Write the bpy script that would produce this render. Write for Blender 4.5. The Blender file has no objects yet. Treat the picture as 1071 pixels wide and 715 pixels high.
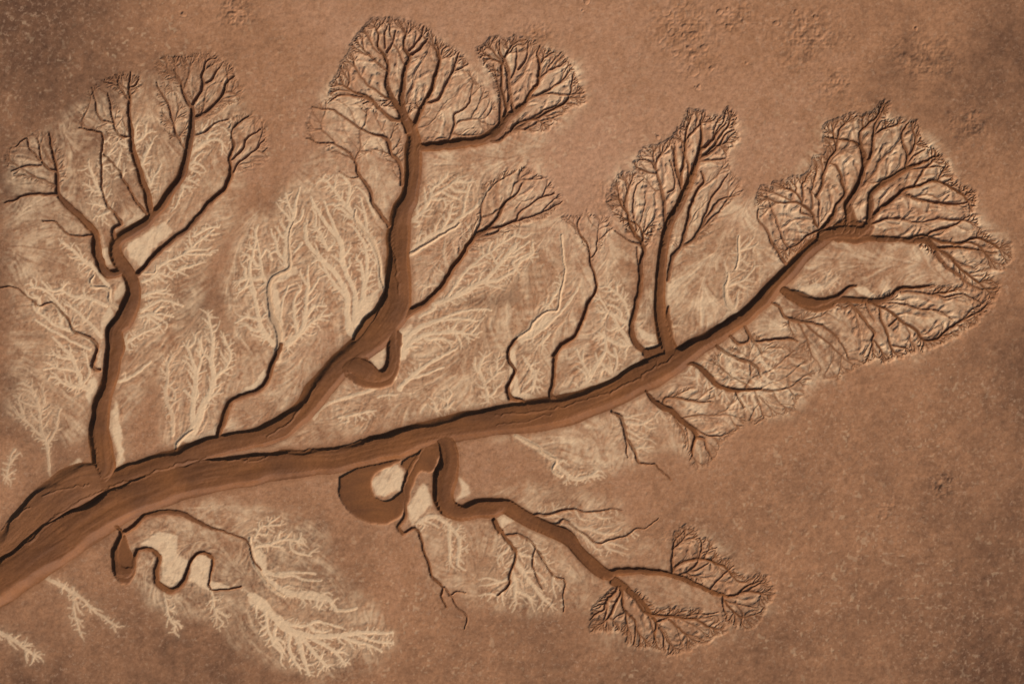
import bpy, math, time
import numpy as np
T0 = time.time()
rng = np.random.default_rng(7)
# ------------------------------------------------------------------ survey data
# Survey tiles: a line of the survey reads  thing | part | flags | tile: x,y,width ...
# each tile is a 280 x 200 unit sheet drawn at 3.575 per unit; sheet P is the whole plan.
S = 3.575
TILE = {'0': (0, 0), '1': (0, 180), '2': (0, 360), '3': (0, 515), '4': (260, 0), '5': (260, 180), '6': (260, 360), '7': (260, 515),
        '8': (520, 0), '9': (520, 180), '10': (520, 360), '11': (520, 515), '12': (790, 0), '13': (790, 180), '14': (790, 360), '15': (790, 515)}
U = 0.25            # metres per plan unit
CU, CV = 535.5, 357.5

def parse(s):
    out = []; t = 'P'
    for tok in s.split():
        if ':' in tok:
            t, tok = tok.split(':')
            if not tok: continue
        v = [float(q) for q in tok.split(',')]
        if t == 'P': out.append(v if len(v) == 3 else v + [4.0])
        else:
            u0, v0 = TILE[t]
            out.append([u0 + v[0] / S, v0 + v[1] / S, (v[2] if len(v) > 2 else 8.0) / S])
    return out

PATHS = """
M|channel_bed|main|P:-420,800,130 -300,745,110 -200,700,90 -100,655,70 -40,630,50 0,609,44 56,570,46 103,541,42 131,525,38 168,511,38 210,499,38 260,492,32 293,486,31 355,480,27 400,468,31 433,460,31 475,448,30 520,440,31 556,435,34 598,427,33 637,413,29 668,396,32 700,381,28 716,371,22 752,349,18 790,322,17 823,287,17 850,258,15 868,246,14
M|upper_bench|bench|P:-200,665,80 -100,628,60 -30,590,36 0,575,30 30,550,40 58,524,46 88,504,42 112,505,26
A|channel_bed|stem|2:378,560,8 385,530,22 395,480,68 380,400,92 370,330,80 375,250,70 395,170,62 415,100,60 420,40,65 1:430,650,72 430,590,70 460,560,75 480,510,80 500,440,58 490,400,50 470,370,52 435,320,52 430,270,48 455,240,50 500,215,48 545,190,42 570,160,36 600,130,38 640,70,38 675,20,38 0:690,610,34 712,540,28 720,470,22 716,400,14
A|side_channel||0:716,400,12 690,350,9 680,315,7 665,285,5 650,260,3
A|side_channel||0:718,400,12 740,360,12 758,318,11 755,290,8 765,260,6 775,230,5 790,220,4 810,218,3
A|side_channel||0:758,318,9 790,300,8 810,270,5 830,250,3
A|side_channel||0:730,445,14 770,425,12 810,390,11 840,350,10 842,325,7 860,300,5 880,285,4
A|side_channel||0:725,505,8 770,495,7 800,465,5 850,448,3
A|side_channel||0:690,560,8 660,500,7 652,460,6 630,400,5 605,350,4 585,310,3
A|middle_branch|stem|1:565,165,24 558,120,26 540,60,26 0:530,680,26 515,620,24 500,560,22 490,500,18 482,440,14 485,380,11 482,330,8 485,300,6 488,275,4
A|side_channel||0:483,325,7 505,320,6 518,300,4
A|side_channel||0:485,380,6 455,340,5 440,310,4 445,285,3
A|side_channel||0:455,340,5 430,315,4 390,305,3
A|side_channel||0:490,513,9 450,508,7 430,470,6 415,410,5 405,350,3
A|side_channel||0:425,460,5 385,450,5 365,420,5 355,370,4 340,330,2
A|side_channel||1:555,165,14 520,115,10 490,80,8 455,20,6 0:450,640,5 390,580,4
A|side_channel||1:430,245,14 425,210,13 455,190,12 430,160,9 400,130,8 388,90,6 0:380,700,6 380,590,6 385,530,6 375,495,5 330,487,4 295,480,3
A|left_branch|stem|1:450,375,30 400,378,34 372,340,36 362,290,35 355,230,30 320,185,26 270,140,22 230,100,20 218,60,14 215,10,12 0:200,600,8 193,550,6 185,500,4
A|side_channel||1:225,85,12 160,85,9 100,85,8 60,105,6 20,115,4
A|side_channel||0:215,650,9 170,625,8 150,590,6 150,545,5 140,520,3
A|side_channel||0:150,620,7 110,622,7 70,628,5 45,640,3
A|side_channel||0:145,600,6 110,550,5 100,515,4 60,545,3
A|side_channel||1:350,235,10 300,240,7 255,235,6 225,205,5 200,185,4 160,185,3
A|side_channel|pale|1:470,550,12 440,510,10 408,475,9 405,440,8 380,425,8 345,425,7 340,400,6 350,390,4
A|right_branch|stem|1:512,385,22 550,340,20 600,290,20 660,240,20 720,190,20 780,120,20 830,70,18 862,15,17 0:865,640,14 858,590,12 875,545,9 865,500,8 885,465,7 930,435,4
A|side_channel||0:865,600,8 905,560,7 925,515,6 975,485,3
A|side_channel||0:870,650,7 900,605,6 950,570,5 990,520,3
A|side_channel|pale|1:515,385,6 530,375,6 575,378,4 585,350,3
A|side_channel||2:375,95,12 350,85,14 355,50,12 360,10,12 1:358,650,14 340,625,12 300,605,10 270,595,9 262,560,8 235,530,7 205,495,6 180,490,5 150,500,4 100,460,3 50,430,3 0,435,3
B|channel_bed|stem|P:112,503,18 134,498,26 180,482,24 224,467,22 260,460,22 290,449,24 316,430,24 332,410,27 350,388,26 372,368,28 396,350,30 412,325,32 416,300,28 416,264,26 419,225,24 428,205,20 432,180,21 432,160,20 433,147,14 430,134,11 422,122,10
B|side_channel|stem|4:600,490,34 575,430,32 548,385,20 525,340,17 515,290,14 522,240,12 505,205,8 485,170,6 490,130,4
B|side_channel||4:520,270,8 480,235,6 450,200,5 430,180,4
B|side_channel||4:520,200,8 540,160,6 550,120,5
B|side_channel||4:515,185,6 512,140,5 520,100,3
B|side_channel|stem|4:575,425,26 570,360,22 580,300,20 590,250,18 602,215,14 580,180,8 585,130,6 570,90,4
B|side_channel||4:600,190,10 630,160,8 650,130,7 655,105,4
B|side_channel||4:602,212,12 640,185,10 672,150,8
B|side_channel|stem|4:618,480,24 640,420,18 675,350,16 700,280,14 718,225,10 710,180,6 700,160,4
B|side_channel||4:718,225,8 730,180,6 750,175,3
B|side_channel||4:665,385,10 705,375,10 735,320,10 765,265,9 780,230,7 790,200,4
B|side_channel||4:765,270,6 800,255,5 825,240,3
B|side_channel||4:565,445,16 530,445,14 495,415,12 470,380,11 420,362,10 370,358,8 330,365,5 300,380,3
B|side_channel||4:575,690,14 570,620,14 530,570,12 515,520,10 460,500,7 400,470,6 330,420,5 270,410,4 240,400,3
B|side_channel||5:525,200,14 490,150,13 465,110,13 455,70,12 410,10,11 4:400,610,9 380,575,7 330,540,5 260,540,4 220,520,3
B|side_channel||5:410,20,6 380,25,5 340,0,4
B|side_channel|pale|5:520,470,8 500,400,9 490,330,10 460,250,10 405,190,8 400,150,6
B|right_branch|stem|4:630,555,30 700,548,36 780,537,40 860,530,38 920,495,42 970,440,36 8:60,425,32 100,395,22 125,350,14 150,310,12 155,250,10 150,200,7 160,170,4
B|side_channel||8:110,380,12 165,350,10 210,325,9 245,300,7 275,265,4
B|side_channel||8:150,300,9 190,270,8 230,250,6 260,230,3
B|side_channel||8:180,275,7 200,240,6 240,200,4
B|side_channel||8:130,362,8 200,350,8 255,355,7 300,350,5 325,345,3
B|side_channel||8:65,420,14 50,360,12 45,290,10 40,240,8 15,200,6 10,160,3
B|side_channel||8:50,300,8 70,260,8 78,220,7 78,180,4
B|side_channel||8:80,260,8 105,235,7 118,190,5 120,160,3
B|side_channel||4:940,450,14 945,390,12 940,330,8 925,290,6 915,245,4
B|side_channel||4:960,430,14 975,370,12 970,300,11 960,240,8 940,200,5 930,170,3
B|side_channel||4:910,527,10 8:0,525,14 40,500,14 90,475,12 140,440,10 190,410,8 240,395,5
B|side_channel||8:70,485,8 110,485,8 150,460,7 200,445,6 245,430,4
B|side_channel||4:750,520,8 770,470,8 775,430,6 810,400,5 830,360,3
B|lower_branch|stem|5:560,560,26 610,520,28 660,490,26 700,450,26 740,400,26 780,340,26 820,280,24 860,235,22 900,205,16 930,165,12 960,120,8 995,92,6
B|side_channel||9:10,155,9 40,110,8 75,80,5 95,40,4
B|side_channel||5:890,215,12 945,205,9 1000,180,8 9:80,160,6 110,130,5 160,95,4 215,80,3
B|side_channel||5:870,240,12 930,228,9 9:10,215,8 40,195,8 90,180,6 150,160,5 210,130,4 240,110,3
B|side_channel|pale|5:600,310,12 625,298,12 680,265,10 740,225,9 790,190,6
B|cutoff_loop|stem|5:545,570,44 540,600,44 6:538,10,45 540,60,48 525,100,52 490,122,48 440,103,70 405,80,72 370,90,50
F|channel_bed|stem|2:770,390,10 810,350,24 830,300,28 850,240,26 880,205,22 940,182,20 985,155,20 6:90,85,20 115,20,18 5:122,640,16
F|upper_bed|palestem|6:110,60,18 110,20,22 5:115,600,28 90,540,22 75,470,18 75,430,14 100,390,12 150,365,12 155,310,8 150,260,6 165,190,5
E|channel_bed|pale|2:660,400,10 670,365,10 700,335,9 720,320,6
G|channel_bed||10:115,245,5 90,210,9 55,205,18 38,170,14 50,130,12 65,100,12 50,70,12 40,30,12 9:60,640,10 75,620,8
G|side_channel|pale|9:75,620,8 120,590,9 140,555,9 190,520,7 225,515,5 235,450,6 250,400,5 255,370,4 245,300,4 240,235,3
I|channel_bed|stem|10:240,245,6 235,215,10 205,195,18 195,175,15 212,130,15 215,80,15 225,30,15 9:215,690,16 245,650,17 290,610,16 320,550,14 340,490,12 370,440,10 365,390,7 350,320,6 345,285,5 310,240,5 300,200,4 310,170,3
I|side_channel||9:352,325,5 375,290,4 378,220,3
H|channel_bed|stem|9:655,690,60 635,640,66 615,560,48 605,480,42 610,400,40 620,320,38 630,250,36 645,190,40 680,120,34 710,60,32 735,10,30 8:740,640,24 755,580,20 760,550,16 765,500,9 760,450,5
H|left_branch|stem|9:590,700,12 545,660,20 510,620,22 505,570,22 520,500,22 535,400,20 540,340,18 547,290,16 520,240,12 495,190,9 488,150,7 470,110,4 430,85,3
H|side_channel||9:490,140,6 488,80,5 480,40,3
H|side_channel||9:540,280,8 500,260,5 440,225,3
H|side_channel||9:520,220,5 510,130,4 520,60,3 545,30,2
H|side_channel||9:525,225,4 550,150,4 555,80,3
H|side_channel||9:536,400,7 528,330,6 520,285,5
H|side_channel||8:765,560,14 800,530,12 830,495,9 855,465,6
H|side_channel||8:760,600,12 790,580,12 830,545,9 860,505,7 890,490,4
H|side_channel||8:760,605,9 820,600,6 850,595,4
H|side_channel||9:635,190,14 622,120,12 612,60,10 600,20,9 8:590,630,7 560,600,5 530,600,3
H|side_channel||9:695,60,14 680,10,14 8:665,610,9 665,580,7 650,550,4
H|side_channel||8:722,680,10 715,620,8 695,570,5 690,530,3
H|side_channel||9:635,75,6 660,60,6 668,20,6 8:650,600,4
H|right_branch|stem|9:640,400,14 655,320,16 685,280,14 705,210,14 725,130,13 755,70,10 775,40,8 8:765,640,5
H|side_channel||9:690,275,14 740,245,13 780,180,11 820,120,9 850,95,6 890,90,3
H|side_channel||9:765,200,8 800,110,8 830,60,7 850,25,5 860,5,3
O|channel_bed|pale|9:890,525,14 860,480,12 855,430,9 860,380,5
O|side_channel|pale|9:890,360,6 905,310,5 903,240,4
J|channel_bed|stem|13:255,240,50 320,220,50 365,225,52 405,222,40 428,190,28 428,130,24 435,85,20 470,45,22 520,15,24 12:560,635,20 610,615,12 650,595,8 690,580,5
J|right_branch|stem|13:430,200,22 455,150,20 500,115,18 540,75,16 570,55,12 610,50,8 650,30,5
J|side_channel||13:545,80,12 600,100,10 660,115,9 740,120,8 800,115,4
J|upper_branch|stem|13:345,220,30 345,170,26 345,120,28 380,60,26 400,10,22 12:410,610,20 400,560,14 380,540,8 340,525,6 270,515,4
J|side_channel||12:415,620,16 435,580,12 440,520,10 445,470,8 470,430,6 490,390,4
J|side_channel||12:565,630,14 570,580,12 552,530,10 550,490,7 575,460,4
J|side_channel|stem|13:245,220,20 290,170,18 305,125,14 335,85,13 320,40,10 12:320,660,8 300,620,6 260,610,4
J|side_channel||12:570,620,8 600,580,6 640,560,4
J|side_channel||12:560,640,7 630,630,7 690,625,5 720,640,3
J|side_channel||13:240,220,8 222,180,6 200,160,6 175,150,5 170,130,4
J|side_channel||13:240,210,6 240,150,6 238,100,5 200,60,4
J|side_channel||13:115,340,12 90,300,10 60,265,9 40,220,7 10,180,5 10,140,3
J|side_channel||13:150,300,8 115,270,7 95,220,6 60,130,4 45,80,3
J|lower_branch|stem|13:400,245,36 440,250,24 520,250,20 600,255,20 640,258,20 670,285,18 720,280,10 780,285,8 840,292,6 900,300,4
J|side_channel||13:630,255,12 660,225,9 720,210,8 760,190,6 800,165,4
J|side_channel||13:435,200,10 500,175,8 560,180,7 610,190,5 690,170,4
J|side_channel||13:675,300,14 710,345,12 760,385,10 800,415,8 850,435,6 900,430,4
J|side_channel||13:700,305,8 760,340,6 830,360,4
K|channel_bed|stem|13:100,440,26 140,462,40 190,485,46 240,485,36 290,470,26 330,450,20 355,425,14 380,420,8
K|right_branch|stem|13:290,478,26 350,475,26 400,480,24 450,485,22 500,465,18 540,440,14 600,435,9 650,425,5
K|side_channel||13:550,450,8 640,455,7 720,465,6 790,460,4 850,490,3
K|side_channel||13:340,480,12 380,520,12 420,570,11 445,600,10 435,630,7 440,670,5
K|side_channel||13:415,490,8 430,530,8 445,555,4
K|side_channel||13:480,490,6 530,490,6 620,515,6 690,520,4 740,550,3
K|side_channel||13:500,575,6 520,565,8 535,550,8 560,560,4
L|channel_bed|stem|13:50,490,8 85,500,10 120,545,12 180,560,10 230,565,8 290,600,6 330,650,5 350,700,4
C|channel_bed|stem|9:925,570,10 950,615,12 13:0,635,12 60,630,10 130,622,9 160,635,6
C|side_channel||13:0,640,9 30,680,7
C|side_channel||9:870,610,10 900,640,12 935,635,9 950,610,8
D|channel_bed|stem|10:820,5,12 830,15,14 880,45,12 940,65,12 975,90,9 990,120,5
N|channel_bed|stem|10:700,72,6 745,78,14 790,120,20 830,155,18 880,172,14 940,172,10 990,165,7
N|side_channel||10:895,175,7 910,210,6 925,240,4
Z|channel_bed|stem|10:560,175,5 580,205,16 620,235,22 660,255,22 700,290,20 740,330,18 745,350,14 735,380,10 732,420,7
Z|side_channel||10:745,352,12 775,360,9 785,390,6 810,430,4
Z|side_channel||10:620,230,12 630,200,10 680,202,9 740,212,7 800,215,4
Z|side_channel||10:720,310,8 780,340,5 830,345,4
Z|side_channel||10:708,315,5 717,360,4
Y|channel_bed|stem|10:430,248,8 465,275,14 480,320,13 490,360,12 515,400,9 535,440,6 590,450,4 620,480,4 650,510,3
Y|side_channel||10:482,345,6 480,390,4 490,420,3
X|channel_bed|pale|10:70,340,6 130,375,9 180,410,9 220,435,9 208,465,7 240,490,6
P|channel_bed|stem|6:705,325,60 742,370,62 752,440,76 735,500,92 728,560,80 745,610,70 800,630,60 860,610,72 920,610,80 11:30,50,60 80,80,60 140,115,54 200,140,58 260,165,58 300,210,48 340,255,50 385,295,48 420,312,42
P|right_branch|stem|11:400,310,36 450,300,32 520,290,28 580,295,24 640,305,20 700,325,18 760,350,15 800,370,13 850,385,10 900,380,8 935,350,6 990,330,3
P|side_channel||11:655,300,9 660,240,8 665,185,6 700,145,4 725,140,3
P|side_channel||11:690,310,9 740,275,8 760,230,6 765,190,4 755,175,3
P|side_channel||11:760,235,4 800,210,3 820,205,3
P|side_channel||11:680,305,6 740,290,5 800,260,4
P|side_channel||11:800,365,7 840,315,6 870,285,5 890,275,3
P|side_channel||11:845,385,9 850,430,7 860,470,4
P|side_channel||11:850,400,7 900,415,5 970,430,3
P|side_channel||11:895,405,5 915,450,4 910,495,3
P|lower_branch|stem|11:440,330,40 490,365,24 530,400,20 565,440,15 595,485,11 590,530,7 585,560,4
P|side_channel||11:600,490,8 620,530,6 625,580,4
P|side_channel||11:598,485,9 660,465,8 720,458,7 780,455,5 830,450,3
P|side_channel||11:610,495,5 650,560,4 660,600,3
P|side_channel||11:665,470,4 680,540,3 700,575,3
P|side_channel||11:460,350,20 468,380,12 470,420,9 490,450,7 520,480,5 520,540,4 515,570,3
P|side_channel||11:450,350,12 445,370,10 410,405,9 400,440,7 370,460,5 345,480,3
P|side_channel||11:410,410,7 408,460,6 400,500,4
P|side_channel||11:475,450,5 440,470,4 440,500,3
P|side_channel||11:115,95,12 145,80,11 200,80,10 270,65,9 340,70,7 430,62,5 470,68,3
P|side_channel||11:130,105,12 190,118,10 235,118,12 245,100,8 290,130,6 340,165,5 380,185,5 440,172,5 490,160,5 520,135,4 560,130,4 600,95,3
P|side_channel||7:920,105,18 940,150,17 11:15,150,14 45,185,12 68,225,12 60,270,10 48,310,9 45,345,7 0,385,5
P|side_channel||11:30,160,8 80,158,10 120,180,10 145,205,8 180,260,7 210,310,6 250,325,5 250,380,4 250,440,3
P|side_channel||11:143,210,6 135,260,6 145,310,5 170,360,3
Q|channel_bed|stem|6:655,360,10 650,390,12 612,450,15 590,500,14 580,540,13 590,600,13 585,650,18 7:560,128,14 575,155,14 600,140,12 620,130,10 640,150,8 655,210,8 670,260,8 690,320,8 730,350,7 725,390,5 740,430,4
Q|side_channel||7:735,350,6 760,390,5 780,430,4 815,465,4 810,510,2
Q|side_channel||7:755,385,4 780,372,3 810,375,3
S|channel_bed|stem|3:345,75,4 390,105,6 440,130,12 455,155,18 435,210,28 430,260,32 448,295,48 475,298,52 497,285,26 505,250,18 520,215,16 560,212,16 595,240,16 585,290,16 590,335,20 625,365,22 665,360,22 695,320,18 710,265,14 745,225,13 790,240,12 800,270,8 780,320,6 790,360,5 850,365,6 900,350,5
S|upper_branch|stem|3:460,150,20 500,125,20 550,85,20 600,75,22 660,78,22 710,95,18 770,125,12 820,140,8 880,160,5 930,190,6 940,240,6 975,290,6
S|side_channel|pale|7:5,170,6 15,240,10 50,310,9 100,365,8 130,385,6
"""
BASINS = """
R|channel_bed|1.7|6:338,495 342,560 372,620 435,662 500,674 552,655 582,622 590,560 600,500 640,410 590,425 570,450 592,480 575,535 545,572 500,582 465,558 460,512 482,478 520,458 570,436 560,425 470,450 400,468
B|lower_pool|2.4|6:330,95 385,132 432,158 490,168 540,146 564,96 572,30 570,-40 520,-40 518,60 502,96 478,100 460,80 446,50 432,26 430,0 400,0 365,30
J|confluence|1.9|13:270,215 300,190 335,165 340,118 362,118 372,160 385,185 420,185 445,205 430,245 390,265 330,262 280,255
H|confluence|2.3|9:545,660 600,640 618,600 640,500 655,560 665,640 675,690 640,700 560,700
K|pocket|1.9|13:105,435 170,445 230,470 290,465 330,470 265,515 200,518 150,492
B|bend_pool|2.6|5:510,440 590,430 592,540 560,575 440,622 385,625 430,545 480,500
S|bend_pool|2.0|3:422,300 428,235 455,165 470,152 482,205 500,240 507,300 480,338 448,335
Q|mouth|1.8|6:655,375 700,335 750,330 740,380 712,430 690,480 640,480 610,540 600,600 585,600 585,520 620,450
"""
# narrow incised cracks that cut the bed of the wide channels
CRACKS = """
2:0,695,5 60,640,6 110,610,4
3:0,245,5 100,185,7 150,130,9 190,100,6 250,60,7 330,15,6 2:390,545,6 450,515,6 500,510,5 560,480,5 620,460,5 680,440,5 740,430,6 850,432,6 930,435,5 1000,425,4
6:0,415,5 100,405,6 200,395,6 300,385,6 380,370,7 480,345,7
10:0,262,4 130,252,5 210,240,4 350,205,4 440,170,5 500,145,6 540,125,6 560,100,5 620,75,5 660,40,4
10:0,300,3 100,285,3 200,262,3
2:160,570,4 240,540,4 330,520,4
6:70,340,4 140,300,5 200,220,6 250,150,5
5:530,280,4 548,340,6 556,400,6 556,450,5
2:200,640,4 280,595,4 340,560,3
10:600,85,4 575,40,4 548,0,3
10:95,210,4 118,250,3
"""
# dissected fan heads:  thing | part | spacing | outline
FANS = """
A|fan_head|3.0|0:585,240 620,212 740,212 810,205 870,260 900,320 895,380 840,400 760,440 700,350 640,310 590,275
A|fan_head|3.2|0:380,300 430,272 520,285 525,320 490,360 450,352
A|rill_slope|4.6|0:290,480 320,370 350,310 400,350 440,400 480,500 440,530 380,480
A|rill_slope|4.2|0:30,545 100,505 190,490 240,600 230,710 60,660 15,600
A|rill_slope|4.6|0:860,430 940,425 1000,480 1000,600 900,640 855,560
A|rill_slope|5|0:585,310 640,330 700,400 700,520 640,520 600,420
B|fan_head|2.7|4:470,75 530,70 600,85 670,110 720,155 780,190 825,240 790,285 740,340 690,370 640,400 580,430 540,400 480,400 420,380 300,360 320,300 370,220 390,150 430,100
B|rill_slope|4.6|4:235,400 300,360 420,390 550,450 580,560 570,680 480,560 400,600 330,570 215,520
B|rill_slope|4.4|4:640,400 740,340 820,260 880,330 940,420 920,480 840,520 700,530 640,535 625,480
B|fan_head|2.8|4:855,185 900,155 950,150 8:50,148 120,148 170,180 210,195 260,215 290,260 305,310 328,345 320,385 270,400 240,430 200,475 150,485 50,500 4:940,500 940,400 920,300 870,230
B|rill_slope|3.2|P:505,195 525,180 548,177 575,190 588,212 575,226 545,235 520,247 490,262 480,262 500,222
I|rill_slope|4.2|9:240,165 310,155 420,165 430,200 385,290 360,340 300,240
H|fan_head|3.2|P:638,212 640,192 650,183 680,178 690,200 688,240 672,262 660,242 648,232
H|fan_head|2.6|P:662,173 667,165 680,153 700,147 712,133 718,117 732,116 745,122 756,125 760,114 767,118 770,135 773,142 768,153 757,160 742,168 735,190 715,230 700,258 690,240 688,200 672,185
H|rill_slope|4|P:757,160 765,175 772,190 775,203 758,217 740,242 720,258 702,258 715,230 735,190 742,168
J|fan_head|2.7|P:792,205 800,195 818,190 830,185 848,182 853,165 865,160 862,145 865,128 890,122 912,120 925,104 932,108 925,125 938,128 960,126 965,145 985,160 993,170 997,190 1010,195 1020,200 1022,215 1017,222 985,225 940,215 905,245 870,238 850,250 820,275 812,265 800,245 792,225
J|fan_head|2.7|P:1017,222 1027,240 1040,250 1055,255 1058,268 1048,280 1035,283 1045,300 1040,315 1015,305 980,270 955,252 915,250 905,246 940,215 985,225
K|fan_head|3.0|P:1040,315 1028,330 1010,345 985,360 950,370 925,380 915,372 905,380 880,330 872,318 895,320 930,306 960,300 1005,300
L|rill_slope|4|P:905,380 895,385 868,396 855,392 840,365 820,340 850,322 872,318 880,330
N|rill_slope|4|P:835,368 855,392 848,392 835,420 832,428 815,435 790,443 782,440 790,410 770,405 740,375 760,365 790,350
Z|rill_slope|4|P:782,440 775,447 760,457 745,480 735,490 725,490 720,470 700,430 690,415 720,405 770,405 790,410
P|fan_head|3.0|11:345,480 365,520 410,522 440,510 480,525 515,578 590,572 660,608 720,575 800,540 850,522 840,480 760,440 600,440 540,380 470,360 430,360 400,400
P|fan_head|3.0|11:850,480 910,502 965,490 990,440 15:80,380 60,355 40,310 11:990,310 930,320 890,290 870,252 820,250 815,200 760,172 740,140 700,125 660,165 650,290 720,320 840,380 845,440
"""
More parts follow.
